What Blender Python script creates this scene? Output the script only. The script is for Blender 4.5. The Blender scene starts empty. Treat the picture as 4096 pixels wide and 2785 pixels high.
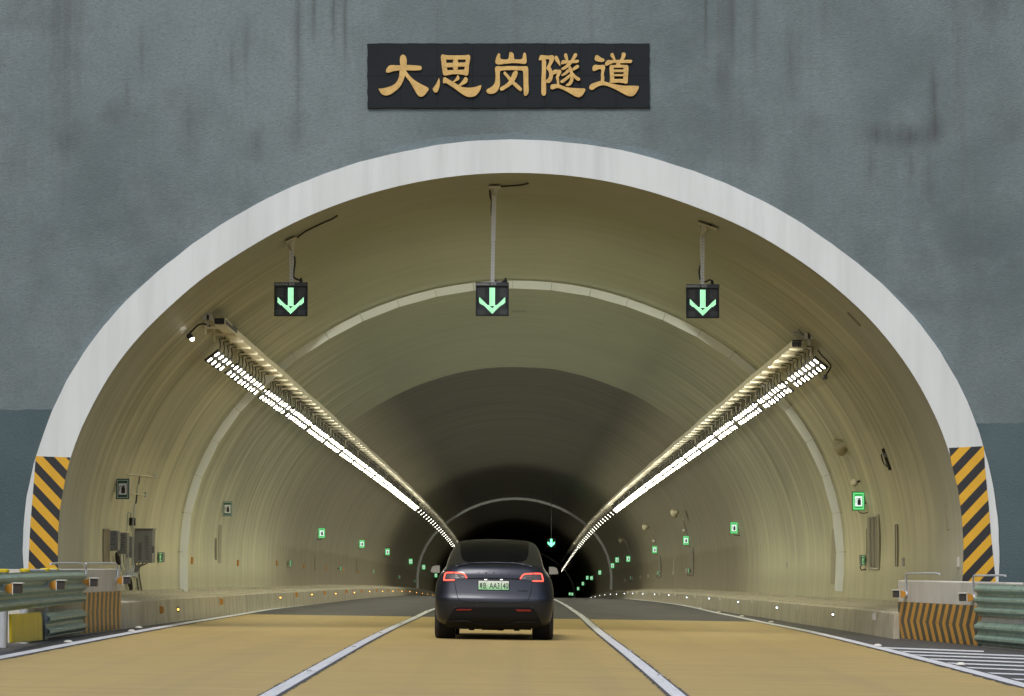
import bpy, bmesh, math, random
from mathutils import Vector, Matrix, Euler
from mathutils.geometry import tessellate_polygon
random.seed(7)
C = bpy.context.scene.collection
sc = bpy.context.scene
PI = math.pi
# ------------------------------------------------------------------ camera
F = 12340.0
CX, CY = 2048.0, 1392.5
HC = 1.27
PITCH = math.atan((2238 - CY) / F)
YAW = math.atan((2097 - CX) / F)
ROT = Euler((PI / 2 + PITCH, 0, YAW)).to_matrix()
CAM = Vector((0, 0, HC))


def ray(px, py):
    return (ROT @ Vector(((px - CX) / F, -(py - CY) / F, -1.0)))


def at(px, py, Y):
    """point of the photograph's pixel px, py at distance Y"""
    d = ray(px, py)
    return CAM + d * (Y / d.y)


def lerp_table(t, x):
    if x <= t[0][0]:
        return t[0][1]
    for (a, b), (c, d) in zip(t, t[1:]):
        if x <= c:
            return b + (d - b) * (x - a) / (c - a)
    return t[-1][1]


ZC = [(-100, 0), (46, 0), (53, -.015), (60, -.045), (72, -.125), (84, -.19), (93, -.26), (110, -.37), (128, -.49), (148, -.65), (170, -.85),
      (195, -1.09), (220, -1.38), (244, -1.77), (270, -2.25), (300, -2.9), (340, -3.85), (400, -5.4), (500, -8.2), (600, -11), (820, -17)]


def zc(Y):
    return lerp_table(ZC, Y)


def zroad(x, Y):
    return zc(Y) - .015 * (max(-11, min(11, x)) + .5)


def dxc(Y):
    return -.0028 * max(0, Y - 53)


def onroad(px, py, lift=0.0):
    d = ray(px, py)
    t = 5.0
    lo, hi = 3.0, 400.0
    f = lambda t: (CAM + d * t).z - zroad((CAM + d * t).x, (CAM + d * t).y) - lift
    prev = lo
    t = lo
    while t < hi:
        if f(t) < 0:
            a, b = prev, t
            for _ in range(40):
                m = (a + b) / 2
                if f(m) < 0:
                    b = m
                else:
                    a = m
            return CAM + d * a
        prev = t
        t += .5
    return CAM + d * hi


P = 53.0
INNER = [(231, 2470), (229, 2340), (228, 2249), (230, 2133), (238, 2032), (258, 1920), (282.5, 1829), (319, 1723), (363, 1638), (399, 1567), (447, 1485), (514, 1397),
         (589, 1310), (634, 1270), (727, 1182), (815, 1108.5), (890, 1058), (997, 990), (1072, 946), (1187, 885), (1351, 817), (1453, 783), (1595, 744), (1700, 723),
         (1790, 709), (1900, 697), (2043, 691.5), (2176, 695), (2331, 709), (2486, 737), (2600, 767), (2686, 794), (2881, 867), (3032, 939), (3147, 1009),
         (3275, 1096), (3377, 1181), (3453, 1249), (3521, 1322), (3592, 1412), (3663, 1514), (3716, 1615), (3748, 1678), (3780, 1756), (3809, 1854), (3836, 1960), (3851, 2075),
         (3857, 2182), (3854.5, 2297), (3848, 2390), (3842, 2470)]
OUTER = [(112, 2470), (100, 2340), (92, 2240), (90, 2173), (96, 2072), (109, 1971), (129, 1875), (152, 1804), (186, 1701), (235, 1580), (284, 1496), (337, 1405), (399, 1323), (465, 1244),
         (545, 1164), (634, 1084), (700, 1030), (833, 933), (899, 888), (1010, 826), (1130, 764), (1254, 712), (1382, 666), (1542, 622), (1700, 590), (1790, 575), (1900, 563), (2043, 558),
         (2220, 566), (2380, 582), (2500, 605), (2606, 630), (2752, 678), (2899, 732), (3076, 816), (3209, 896), (3328, 975), (3413, 1042), (3500, 1110), (3565, 1170),
         (3676, 1290), (3752, 1394), (3822, 1509), (3871, 1607), (3900, 1680), (3924, 1756), (3947, 1827), (3971, 1938), (3987, 2035), (3995.5, 2137), (3998, 2226), (3996, 2301), (3990, 2390), (3982, 2470)]


def resample(pts, n):
    d = [0]
    for a, b in zip(pts, pts[1:]):
        d.append(d[-1] + math.hypot(b[0] - a[0], b[1] - a[1]))
    out = []
    j = 0
    for i in range(n):
        s = d[-1] * i / (n - 1)
        while j < len(d) - 2 and d[j + 1] < s:
            j += 1
        t = (s - d[j]) / (d[j + 1] - d[j])
        p0, p1, p2, p3 = pts[max(0, j - 1)], pts[j], pts[j + 1], pts[min(len(pts) - 1, j + 2)]
        out.append(tuple(.5 * ((2 * p1[k]) + (-p0[k] + p2[k]) * t + (2 * p0[k] - 5 * p1[k] + 4 * p2[k] - p3[k]) * t * t + (-p0[k] + 3 * p1[k] - 3 * p2[k] + p3[k]) * t ** 3) for k in (0, 1)))
    return out


def smooth(p, k):
    for _ in range(k):
        p = [p[0]] + [tuple((p[i - 1][q] + 2 * p[i][q] + p[i + 1][q]) / 4 for q in (0, 1)) for i in range(1, len(p) - 1)] + [p[-1]]
    return p


NP = 141


def prof(px):
    w = [at(x, y, P) for x, y in px]
    return smooth(resample([(v.x, v.z) for v in w], NP), 6)


PI_ = prof(INNER)   # the tunnel's inner outline (x, z) at the portal
PO_ = prof(OUTER)
PO_ = [(x + .006 * math.sin(i * 1.9) * math.sin(i * .37), z + .006 * math.sin(i * 1.3 + 1) * math.sin(i * .53)) for i, (x, z) in enumerate(PO_)]
ARC = sum(math.hypot(b[0] - a[0], b[1] - a[1]) for a, b in zip(PI_, PI_[1:]))


def inside(x, z):
    z = max(z, .45)
    c = False
    n = len(PI_)
    for i in range(n):
        x1, z1 = PI_[i]
        x2, z2 = PI_[(i + 1) % n]
        if (z1 > z) != (z2 > z) and x < (x2 - x1) * (z - z1) / (z2 - z1) + x1:
            c = not c
    return c


def dz(Y):
    return zc(Y) - zc(P)


def wallpt(px, py, y0=P):
    """where the view ray of a pixel meets the tunnel lining"""
    d = ray(px, py)
    d = d / d.y
    Y = y0
    f = lambda Y: inside((CAM + d * Y).x - dxc(Y), (CAM + d * Y).z - dz(Y))
    while Y < 700 and f(Y):
        Y += .5
    a, b = Y - .5, Y
    for _ in range(30):
        m = (a + b) / 2
        if f(m):
            a = m
        else:
            b = m
    return CAM + d * a


def wp(px, py, off=.05):
    """on the lining, a little proud of it towards the tunnel's axis"""
    w = wallpt(px, py)
    c = Vector((-.22 + dxc(w.y), w.y, 1.5 + dz(w.y)))
    return w + (c - w).normalized() * off


def wall_x(side, z, Y):
    """x of the lining at height z (world) and distance Y; side -1 or 1"""
    zz = z - dz(Y)
    lo, hi = 0.0, 9.0
    for _ in range(40):
        m = (lo + hi) / 2
        if inside(-.22 + side * m, zz):
            lo = m
        else:
            hi = m
    return -.22 + side * lo + dxc(Y)


# ------------------------------------------------------------------ mesh helpers
class MB:
    def __init__(s):
        s.v = []
        s.f = []
        s.m = []
        s.uv = []

    def face(s, pts, m=0, uv=None):
        i = len(s.v)
        s.v += [tuple(p) for p in pts]
        s.f.append(list(range(i, i + len(pts))))
        s.m.append(m)

    def box(s, lo, hi, m=0, M=None):
        x0, y0, z0 = lo
        x1, y1, z1 = hi
        p = [Vector(q) for q in ((x0, y0, z0), (x1, y0, z0), (x1, y1, z0), (x0, y1, z0), (x0, y0, z1), (x1, y0, z1), (x1, y1, z1), (x0, y1, z1))]
        if M:
            p = [M @ q for q in p]
        i = len(s.v)
        s.v += [tuple(q) for q in p]
        for f in ((0, 3, 2, 1), (4, 5, 6, 7), (0, 1, 5, 4), (1, 2, 6, 5), (2, 3, 7, 6), (3, 0, 4, 7)):
            s.f.append([i + k for k in f])
            s.m.append(m)
        return s

    def tube(s, path, r, n=8, m=0, cap=True):
        path = [Vector(p) for p in path]
        rs = r if isinstance(r, (list, tuple)) else [r] * len(path)
        i0 = len(s.v)
        up = None
        for k, p in enumerate(path):
            t = (path[min(k + 1, len(path) - 1)] - path[max(k - 1, 0)])
            if t.length < 1e-9:
                t = Vector((0, 0, 1))
            t.normalize()
            if up is None:
                up = Vector((0, 0, 1)) if abs(t.z) < .9 else Vector((1, 0, 0))
            a = up - t * up.dot(t)
            if a.length < 1e-6:
                a = t.orthogonal()
            a.normalize()
            up = a
            b = t.cross(a)
            for q in range(n):
                an = 2 * PI * q / n
                s.v.append(tuple(p + (a * math.cos(an) + b * math.sin(an)) * rs[k]))
        for k in range(len(path) - 1):
            for q in range(n):
                q2 = (q + 1) % n
                s.f.append([i0 + k * n + q, i0 + k * n + q2, i0 + (k + 1) * n + q2, i0 + (k + 1) * n + q])
                s.m.append(m)
        if cap:
            s.f.append([i0 + q for q in range(n)][::-1])
            s.m.append(m)
            s.f.append([i0 + (len(path) - 1) * n + q for q in range(n)])
            s.m.append(m)
        return s

    def dome(s, c, nrm, r, h=None, n=8, rings=3, m=0):
        c = Vector(c)
        nrm = Vector(nrm).normalized()
        a = nrm.orthogonal().normalized()
        b = nrm.cross(a)
        h = r if h is None else h
        i0 = len(s.v)
        for k in range(rings):
            an = (PI / 2) * k / rings
            for q in range(n):
                t = 2 * PI * q / n
                s.v.append(tuple(c + (a * math.cos(t) + b * math.sin(t)) * r * math.cos(an) + nrm * h * math.sin(an)))
        s.v.append(tuple(c + nrm * h))
        top = len(s.v) - 1
        for k in range(rings - 1):
            for q in range(n):
                q2 = (q + 1) % n
                s.f.append([i0 + k * n + q, i0 + k * n + q2, i0 + (k + 1) * n + q2, i0 + (k + 1) * n + q])
                s.m.append(m)
        for q in range(n):
            s.f.append([i0 + (rings - 1) * n + q, i0 + (rings - 1) * n + (q + 1) % n, top])
            s.m.append(m)
        return s

    def lathe(s, prof_, axis_o, axis_d, n=24, m=0, arc=2 * PI):
        """prof_: (radius, distance along the axis)"""
        o = Vector(axis_o)
        d = Vector(axis_d).normalized()
        a = d.orthogonal().normalized()
        b = d.cross(a)
        i0 = len(s.v)
        for (r, h) in prof_:
            for q in range(n):
                t = 2 * PI * q / n
                s.v.append(tuple(o + d * h + (a * math.cos(t) + b * math.sin(t)) * r))
        for k in range(len(prof_) - 1):
            for q in range(n):
                q2 = (q + 1) % n
                s.f.append([i0 + k * n + q, i0 + k * n + q2, i0 + (k + 1) * n + q2, i0 + (k + 1) * n + q])
                s.m.append(m)
        return s

    def slab(s, poly, o, ux, uy, uz, th, m=0):
        """poly (a, b) extruded: o + a*ux + b*uy, thickness th along uz; concave allowed"""
        o, ux, uy, uz = Vector(o), Vector(ux), Vector(uy), Vector(uz)
        n = len(poly)
        i0 = len(s.v)
        for h in (0, th):
            for a, b in poly:
                s.v.append(tuple(o + ux * a + uy * b + uz * h))
        tris = tessellate_polygon([[Vector((a, b, 0)) for a, b in poly]])
        for t in tris:
            s.f.append([i0 + k for k in t])
            s.m.append(m)
            s.f.append([i0 + n + k for k in t][::-1])
            s.m.append(m)
        for k in range(n):
            k2 = (k + 1) % n
            s.f.append([i0 + k, i0 + k2, i0 + n + k2, i0 + n + k])
            s.m.append(m)
        return s

    def grid(s, rows, m=0, closed=False):
        i0 = len(s.v)
        w = len(rows[0])
        for r in rows:
            s.v += [tuple(p) for p in r]
        for j in range(len(rows) - 1):
            for i in range(w if closed else w - 1):
                i2 = (i + 1) % w
                s.f.append([i0 + j * w + i, i0 + j * w + i2, i0 + (j + 1) * w + i2, i0 + (j + 1) * w + i])
                s.m.append(m)
        return s

    def mesh(s, name, mats, sharp=35, fix=True):
        me = bpy.data.meshes.new(name)
        me.from_pydata(s.v, [], s.f)
        if not isinstance(mats, (list, tuple)):
            mats = [mats]
        for x in mats:
            me.materials.append(x)
        for p, k in zip(me.polygons, s.m):
            p.material_index = k
        if fix:
            bm = bmesh.new()
            bm.from_mesh(me)
            bmesh.ops.remove_doubles(bm, verts=bm.verts, dist=1e-5)
            bmesh.ops.recalc_face_normals(bm, faces=bm.faces)
            bm.to_mesh(me)
            bm.free()
        if sharp:
            me.shade_smooth()
            me.set_sharp_from_angle(angle=math.radians(sharp))
        me.update()
        return me

    def build(s, name, mats, parent=None, bevel=0, sharp=35, fix=True):
        me = s.mesh(name, mats, sharp, fix)
        o = bpy.data.objects.new(name, me)
        C.objects.link(o)
        if parent:
            o.parent = parent
        if bevel:
            b = o.modifiers.new('bevel', 'BEVEL')
            b.width = bevel
            b.segments = 2
            b.limit_method = 'ANGLE'
            b.angle_limit = math.radians(40)
        return o


def tag(o, label=None, cat=None, group=None, kind=None):
    if label:
        n = len(label.split())
        assert 4 <= n <= 16, label
        o['label'] = label
    if cat:
        o['category'] = cat
    if group:
        o['group'] = group
    if kind:
        o['kind'] = kind
    return o


def thing(name, loc, label, cat, group=None):
    o = bpy.data.objects.new(name, None)
    o.location = loc
    o.empty_display_size = .2
    C.objects.link(o)
    return tag(o, label, cat, group)


def copy_tree(o, parent=None):
    c = o.copy()
    C.objects.link(c)
    if parent:
        c.parent = parent
    for ch in list(o.children):
        copy_tree(ch, c)
    return c


def text_mesh(txt, size, extrude, font=None, space=1.0):
    cu = bpy.data.curves.new('lettering', 'FONT')
    cu.body = txt
    cu.size = size
    cu.extrude = extrude
    cu.align_x = 'CENTER'
    cu.align_y = 'CENTER'
    cu.space_character = space
    cu.resolution_u = 3
    t = bpy.data.objects.new('lettering', cu)
    C.objects.link(t)
    dg = bpy.context.evaluated_depsgraph_get()
    me = bpy.data.meshes.new_from_object(t.evaluated_get(dg))
    bpy.data.objects.remove(t)
    bpy.data.curves.remove(cu)
    return me


# ------------------------------------------------------------------ materials
class NT:
    def __init__(s, name):
        s.mat = bpy.data.materials.new(name)
        s.mat.use_nodes = True
        s.t = s.mat.node_tree
        s.n = s.t.nodes
        s.b = s.n['Principled BSDF']

    def new(s, ty, **k):
        n = s.n.new(ty)
        for a, b in k.items():
            setattr(n, a, b)
        return n

    def link(s, a, b):
        s.t.links.new(a, b)

    def coord(s, kind='Object', scale=(1, 1, 1), loc=(0, 0, 0), rot=(0, 0, 0)):
        c = s.new('ShaderNodeTexCoord')
        m = s.new('ShaderNodeMapping')
        m.inputs['Scale'].default_value = scale
        m.inputs['Location'].default_value = loc
        m.inputs['Rotation'].default_value = rot
        s.link(c.outputs[kind], m.inputs[0])
        return m.outputs[0]

    def noise(s, vec, scale, detail=4, rough=.55, dist=0):
        n = s.new('ShaderNodeTexNoise')
        n.inputs['Scale'].default_value = scale
        n.inputs['Detail'].default_value = detail
        n.inputs['Roughness'].default_value = rough
        n.inputs['Distortion'].default_value = dist
        s.link(vec, n.inputs['Vector'])
        return n.outputs['Fac']

    def ramp(s, fac, a, b, ca=(0, 0, 0, 1), cb=(1, 1, 1, 1)):
        r = s.new('ShaderNodeValToRGB')
        e = r.color_ramp.elements
        e[0].position, e[1].position = a, b
        e[0].color, e[1].color = ca, cb
        s.link(fac, r.inputs[0])
        return r.outputs[0]

    def math(s, op, a, b=None, c=None):
        n = s.new('ShaderNodeMath', operation=op)
        for i, v in enumerate((a, b, c)):
            if v is None:
                continue
            if isinstance(v, (int, float)):
                n.inputs[i].default_value = v
            else:
                s.link(v, n.inputs[i])
        return n.outputs[0]

    def mix(s, fac, a, b, mode='MIX'):
        n = s.new('ShaderNodeMix', data_type='RGBA', blend_type=mode)
        for i, v in ((0, fac), (6, a), (7, b)):
            if isinstance(v, (int, float)):
                n.inputs[i].default_value = v
            elif isinstance(v, (tuple, list)):
                n.inputs[i].default_value = tuple(v) + ((1,) if len(v) == 3 else ())
            else:
                s.link(v, n.inputs[i])
        return n.outputs[2]

    def sep(s, vec):
        n = s.new('ShaderNodeSeparateXYZ')
        s.link(vec, n.inputs[0])
        return n.outputs

    def bump(s, h, strength=.3, dist=.02):
        n = s.new('ShaderNodeBump')
        n.inputs['Strength'].default_value = strength
        n.inputs['Distance'].default_value = dist
        s.link(h, n.inputs['Height'])
        s.link(n.outputs[0], s.b.inputs['Normal'])

    def set(s, col=None, rough=None, metal=None, coat=None, spec=None):
        if col is not None:
            if isinstance(col, (tuple, list)):
                s.b.inputs['Base Color'].default_value = tuple(col[:3]) + (1,)
            else:
                s.link(col, s.b.inputs['Base Color'])
        for k, v in (('Roughness', rough), ('Metallic', metal), ('Coat Weight', coat), ('Specular IOR Level', spec)):
            if v is not None:
                if isinstance(v, (int, float)):
                    s.b.inputs[k].default_value = v
                else:
                    s.link(v, s.b.inputs[k])
        return s.mat


def plain(name, col, rough=.5, metal=0, var=.12, scale=6, bump=0, dirt=None, coat=None, spec=None):
    t = NT(name)
    v = t.coord()
    n = t.noise(v, scale, 5)
    lo = tuple(c * (1 - var) for c in col)
    hi = tuple(min(1, c * (1 + var)) for c in col)
    c = t.mix(n, lo, hi)
    if dirt:
        n2 = t.noise(t.coord(scale=(3, 3, .5)), 2.2, 6, .65)
        c = t.mix(t.ramp(n2, .45, .75), c, dirt)
    if bump:
        t.bump(t.noise(v, scale * 8, 4), bump, .01)
    r = t.math('ADD', t.math('MULTIPLY', n, .15), rough - .075)
    return t.set(c, r, metal, coat, spec)


def emit(name, col, strength, base=(.02, .02, .02)):
    t = NT(name)
    t.set(base, .4)
    t.b.inputs['Emission Color'].default_value = tuple(col) + (1,)
    t.b.inputs['Emission Strength'].default_value = strength
    return t.mat


def stripes_mat(name, dirx, diru, c0, period, yel, blk, chevron=None):
    """diagonal bands over the object's own plane; chevron: (mid height, slope)"""
    t = NT(name)
    v = t.coord()
    x, y, z = t.sep(v)
    if chevron:
        k = t.math('ABSOLUTE', t.math('SUBTRACT', z, chevron[0]))
        val = t.math('ADD', x, t.math('MULTIPLY', k, chevron[1]))
    else:
        val = t.math('ADD', t.math('MULTIPLY', x, dirx), t.math('MULTIPLY', z, diru))
    fr = t.math('FRACT', t.math('ADD', t.math('DIVIDE', t.math('SUBTRACT', c0, val), period), 100.0))
    w = t.math('LESS_THAN', fr, .5)
    n = t.noise(v, 3, 6, .6)
    yv = t.mix(n, tuple(c * .8 for c in yel), tuple(min(1, c * 1.15) for c in yel))
    bv = t.mix(n, tuple(c * .6 for c in blk), tuple(c * 1.5 for c in blk))
    col = t.mix(w, yv, bv)
    sc_ = t.ramp(t.noise(t.coord(scale=(9, 9, 1.2)), 2.6, 6, .7), .66, .74)
    col = t.mix(t.math('MULTIPLY', sc_, .35), col, (.35, .3, .2))
    return t.set(col, .45)


M = {}


STAINS = [(1381, 14, -250, 330, .8), (1194, 24, -250, 620, .55), (1256, 16, -250, 240, .55), (1336, 14, -250, 270, .5), (984, 18, 60, 330, .5), (930, 16, 140, 340, .5), (568, 14, 60, 390, .35), (510, 20, 260, 480, .4),
          (762, 60, 330, 640, .35), (450, 70, 380, 540, .35), (270, 90, 480, 640, .35), (1026, 40, 500, 660, .35), (1180, 70, 430, 640, .25),
          (2822, 12, -250, 250, .85), (2928, 20, -250, 330, .65), (3016, 26, -250, 380, .5), (3164, 44, 90, 420, .55), (3732, 26, 200, 560, .55), (2880, 40, 180, 420, .3),
          (3500, 95, 480, 605, .6), (3640, 110, 490, 600, .75), (3740, 60, 430, 600, .6), (3480, 30, 540, 800, .35), (3640, 26, 560, 760, .4), (3715, 34, 560, 900, .35), (3250, 80, 420, 560, .3), (3020, 60, 440, 760, .25),
          (3960, 150, -200, 180, .35), (120, 170, -260, 120, .4), (2600, 60, 430, 640, .3), (60, 120, 500, 800, .3), (4050, 120, 430, 620, .3)]


def make_materials():
    # head wall: blue-grey rendered concrete, rain streaks, a darker painted foot
    t = NT('blue_grey_render')
    v = t.coord()
    x, y, z = t.sep(v)
    big = t.noise(v, .22, 5, .6)
    med = t.noise(v, .9, 6, .65)
    col = t.mix(t.ramp(big, .3, .72), (.092, .121, .126), (.186, .228, .234))
    col = t.mix(t.math('MULTIPLY', t.ramp(med, .45, .66), .55), col, (.175, .218, .224))
    col = t.mix(t.math('MULTIPLY', t.ramp(t.noise(t.coord(scale=(1, 1, .45), loc=(2, 0, 9)), 1.6, 7, .72), .48, .70), .5), col, (.105, .135, .135))
    st = t.noise(t.coord(scale=(1.55, 1, .06)), 1.0, 6, .62)
    st2 = t.noise(t.coord(scale=(.8, 1, .16), loc=(3, 0, 0)), .8, 4, .6)
    top = t.ramp(t.math('ADD', t.math('DIVIDE', z, 11.0), t.math('MULTIPLY', t.math('SUBTRACT', st2, .5), 1.3)), .58, .98)
    k = t.math('MULTIPLY', t.ramp(st, .55, .74), t.math('ADD', t.math('MULTIPLY', top, .8), .12))
    col = t.mix(t.math('MULTIPLY', k, .75), col, (.085, .085, .082))
    pat = t.math('MULTIPLY', t.ramp(t.noise(t.coord(scale=(1, 1, 1.6), loc=(8, 0, 2)), .42, 6, .7), .56, .76), .42)
    col = t.mix(pat, col, (.088, .088, .088))
    # rain streaks and damp patches where the wall has them: (x, half width, top, bottom, strength)
    acc = None
    wob = t.math('MULTIPLY', t.math('SUBTRACT', t.noise(t.coord(scale=(.6, 1, .9)), 1.3, 4, .6), .5), .25)
    grain = t.math('ADD', .45, t.math('MULTIPLY', t.ramp(t.noise(t.coord(scale=(7, 1, .5), loc=(3, 0, 5)), 1.2, 6, .7), .35, .7), .75))
    for (px_, hw_, y0_, y1_, k_) in STAINS:
        pa_, pb_ = at(px_, y0_, P), at(px_, y1_, P)
        hw_m = hw_ * P / F
        dx_ = t.math('DIVIDE', t.math('ABSOLUTE', t.math('SUBTRACT', t.math('ADD', x, wob if hw_ > 30 else t.math('MULTIPLY', wob, .25)), pa_.x)), hw_m)
        gx = t.math('MAXIMUM', t.math('SUBTRACT', 1.0, t.math('DIVIDE', dx_, 1.45)), 0.0)
        gx = t.math('MULTIPLY', gx, gx)
        hz, mz = (pa_.z - pb_.z) / 2, (pa_.z + pb_.z) / 2
        gz = t.math('MINIMUM', t.math('MAXIMUM', t.math('MULTIPLY', t.math('SUBTRACT', 1.0, t.math('DIVIDE', t.math('ABSOLUTE', t.math('SUBTRACT', t.math('ADD', z, wob), mz)), hz)), 1.15), 0.0), 1.0)
        g = t.math('MULTIPLY', t.math('MULTIPLY', gx, gz), k_)
        acc = g if acc is None else t.math('ADD', acc, g)
    acc = t.math('MULTIPLY', t.math('MULTIPLY', acc, grain), 1.3)
    col = t.mix(t.math('MINIMUM', acc, .85), col, (.066, .068, .068))
    # a bluer touched-up margin just outside the white band
    u_, v_, _w = t.sep(t.coord('UV'))
    halo = t.math('MULTIPLY', t.math('LESS_THAN', t.math('ADD', v_, t.math('MULTIPLY', t.math('SUBTRACT', t.noise(v, 1.1, 5, .6), .5), .22)), .12), .45)
    col = t.mix(halo, col, (.165, .225, .245))
    lo = t.math('SUBTRACT', 3.72, t.math('ADD', z, t.math('ADD', t.math('MULTIPLY', x, .0135), t.math('MULTIPLY', t.math('SUBTRACT', t.noise(v, 2.5, 4), .5), .10))))
    foot = t.math('GREATER_THAN', lo, 0)
    fcol = t.mix(t.ramp(t.noise(v, .7, 5), .3, .7), (.056, .088, .098), (.080, .118, .128))
    col = t.mix(foot, col, fcol)
    # light patch-work round the arch and pale run-off streaks at the foot
    run = t.math('MULTIPLY', t.ramp(t.noise(t.coord(scale=(4.5, 1, .35), loc=(1.7, 0, 0)), 1.0, 4, .6), .72, .78), t.ramp(t.math('MULTIPLY', lo, .5), .55, .95))
    col = t.mix(t.math('MULTIPLY', run, .8), col, (.36, .37, .33))
    fine = t.noise(t.coord(scale=(1, 1, 1.25)), 13, 6, .78)
    vor = t.noise(t.coord(scale=(1, 1, 1.5), rot=(0, .6, 0)), 22, 3, .6)
    col = t.mix(t.math('MULTIPLY', t.ramp(fine, .46, .64), .42), col, (.092, .115, .119))
    col = t.mix(t.math('MULTIPLY', t.ramp(fine, .30, .42, (1, 1, 1, 1), (0, 0, 0, 1)), .35), col, (.225, .27, .275))
    t.bump(t.math('ADD', t.math('MULTIPLY', fine, .6), vor), .5, .022)
    M['render'] = t.set(col, .85, spec=.25)

    t = NT('white_band_paint')
    v = t.coord()
    s1 = t.noise(t.coord(scale=(2.2, 1, .16)), 1.2, 6, .62)
    c = t.mix(t.ramp(s1, .42, .8), (.57, .61, .60), (.45, .48, .475))
    c = t.mix(t.math('MULTIPLY', t.ramp(t.noise(v, .8, 5), .45, .75), .35), c, (.51, .53, .525))
    c = t.mix(t.math('MULTIPLY', t.ramp(t.noise(v, 9, 6, .75), .66, .78), .3), c, (.40, .41, .38))
    t.bump(t.noise(v, 30, 4), .18, .01)
    M['band'] = t.set(c, .7, spec=.3)

    # lining: cream paint with sooty rings that run round the vault (uv: metres round, metres along)
    t = NT('lining_paint')
    uv = lambda scale, loc=(0, 0, 0): t.coord('UV', scale, loc)
    x, Yc, _ = t.sep(uv((1, 1, 1)))
    s_small = t.noise(uv((.13, 1.35, 1)), 1.0, 8, .66, .5)
    s_big = t.noise(uv((.16, .42, 1), (4, 1, 0)), 1.0, 6, .6, .6)
    side = t.ramp(t.math('ABSOLUTE', t.math('SUBTRACT', t.math('DIVIDE', x, ARC), .5)), .155, .235)       # away from the crown
    x2 = t.coord('UV', (1, 1, 1))
    cl = t.noise(uv((.5, .22, 1), (7, 3, 0)), 1.0, 5, .6)
    foot = t.math('SUBTRACT', ARC / 2, t.math('ABSOLUTE', t.math('SUBTRACT', x, ARC / 2)))      # metres up the wall from its foot
    s_mid = t.noise(uv((.07, 2.6, 1), (9, 4, 0)), 1.0, 8, .72, .8)
    s_thin = t.noise(uv((.05, 5.5, 1), (1, 2, 0)), 1.0, 6, .7, .6)
    # vault: clean painted plaster, darkened to paint in its weaker light; walls below the lamps: soot; the lowest metres: washed cream
    vault = t.mix(t.ramp(cl, .35, .7), (.275, .297, .205), (.243, .263, .185))
    soot = t.mix(t.ramp(s_small, .34, .66), (.535, .53, .375), (.28, .275, .195))
    soot = t.mix(t.math('MULTIPLY', t.ramp(s_mid, .50, .68), .65), soot, (.21, .208, .148))
    soot = t.mix(t.math('MULTIPLY', t.ramp(s_thin, .56, .68), .55), soot, (.67, .66, .46))
    soot = t.mix(t.math('MULTIPLY', t.ramp(s_big, .5, .68), .7), soot, (.245, .245, .18))
    washed = t.mix(t.ramp(s_small, .35, .68), (.67, .655, .45), (.53, .52, .365))
    washed = t.mix(t.math('MULTIPLY', t.ramp(s_mid, .54, .70), .35), washed, (.40, .375, .26))
    hgt = t.math('ADD', foot, t.math('ADD', t.math('MULTIPLY', t.math('SUBTRACT', s_mid, .5), 2.2), t.math('MULTIPLY', t.math('SUBTRACT', cl, .5), 3.0)))
    lowk = t.ramp(t.math('DIVIDE', hgt, 6.0), .22, .62, (1, 1, 1, 1), (0, 0, 0, 1))
    mouth = t.math('MULTIPLY', t.ramp(t.math('DIVIDE', t.math('SUBTRACT', Yc, 53.0), 20.0), .25, .75, (1, 1, 1, 1), (0, 0, 0, 1)), t.ramp(t.math('ADD', s_mid, t.math('MULTIPLY', cl, .3)), .45, .85))
    soot = t.mix(t.math('MULTIPLY', mouth, .8), soot, (.175, .170, .122))
    base = t.mix(lowk, soot, washed)
    base = t.mix(side, vault, base)
    grime = t.ramp(t.math('DIVIDE', t.math('ADD', foot, t.math('MULTIPLY', t.math('SUBTRACT', s_small, .5), .5)), 3.0), .20, .34, (1, 1, 1, 1), (0, 0, 0, 1))
    base = t.mix(t.math('MULTIPLY', grime, .4), base, (.30, .28, .19))
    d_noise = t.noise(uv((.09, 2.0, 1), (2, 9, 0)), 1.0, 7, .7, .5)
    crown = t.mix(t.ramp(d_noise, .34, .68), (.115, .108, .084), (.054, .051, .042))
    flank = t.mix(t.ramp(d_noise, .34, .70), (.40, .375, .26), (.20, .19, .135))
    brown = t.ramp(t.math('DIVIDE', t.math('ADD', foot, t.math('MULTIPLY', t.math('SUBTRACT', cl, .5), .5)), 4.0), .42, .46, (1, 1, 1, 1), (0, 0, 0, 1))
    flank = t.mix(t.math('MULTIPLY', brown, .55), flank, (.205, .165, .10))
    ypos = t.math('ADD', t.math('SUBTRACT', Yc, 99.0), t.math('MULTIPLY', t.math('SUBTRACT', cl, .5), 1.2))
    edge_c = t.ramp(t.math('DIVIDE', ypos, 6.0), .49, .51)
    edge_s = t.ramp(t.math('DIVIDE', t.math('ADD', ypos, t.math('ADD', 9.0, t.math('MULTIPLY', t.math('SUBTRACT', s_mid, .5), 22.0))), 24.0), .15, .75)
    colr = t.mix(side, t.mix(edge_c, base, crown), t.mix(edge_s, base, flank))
    # daylight at the mouth painted in: a greyer tone over the first metres
    mouth_daylight = t.ramp(t.math('ADD', t.math('DIVIDE', t.math('SUBTRACT', Yc, 53.0), 8.0), t.math('MULTIPLY', t.math('SUBTRACT', cl, .5), .6)), .30, .52, (1, 1, 1, 1), (0, 0, 0, 1))
    colr = t.mix(t.math('MULTIPLY', mouth_daylight, .6), colr, (.30, .31, .255))
    t.bump(t.noise(uv((2, 8, 1)), 2, 5, .6), .12, .02)
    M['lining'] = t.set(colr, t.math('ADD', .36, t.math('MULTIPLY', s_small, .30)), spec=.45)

    t = NT('dark_lining_outer')
    M['outer'] = t.set((.2, .2, .19), .9)

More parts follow.
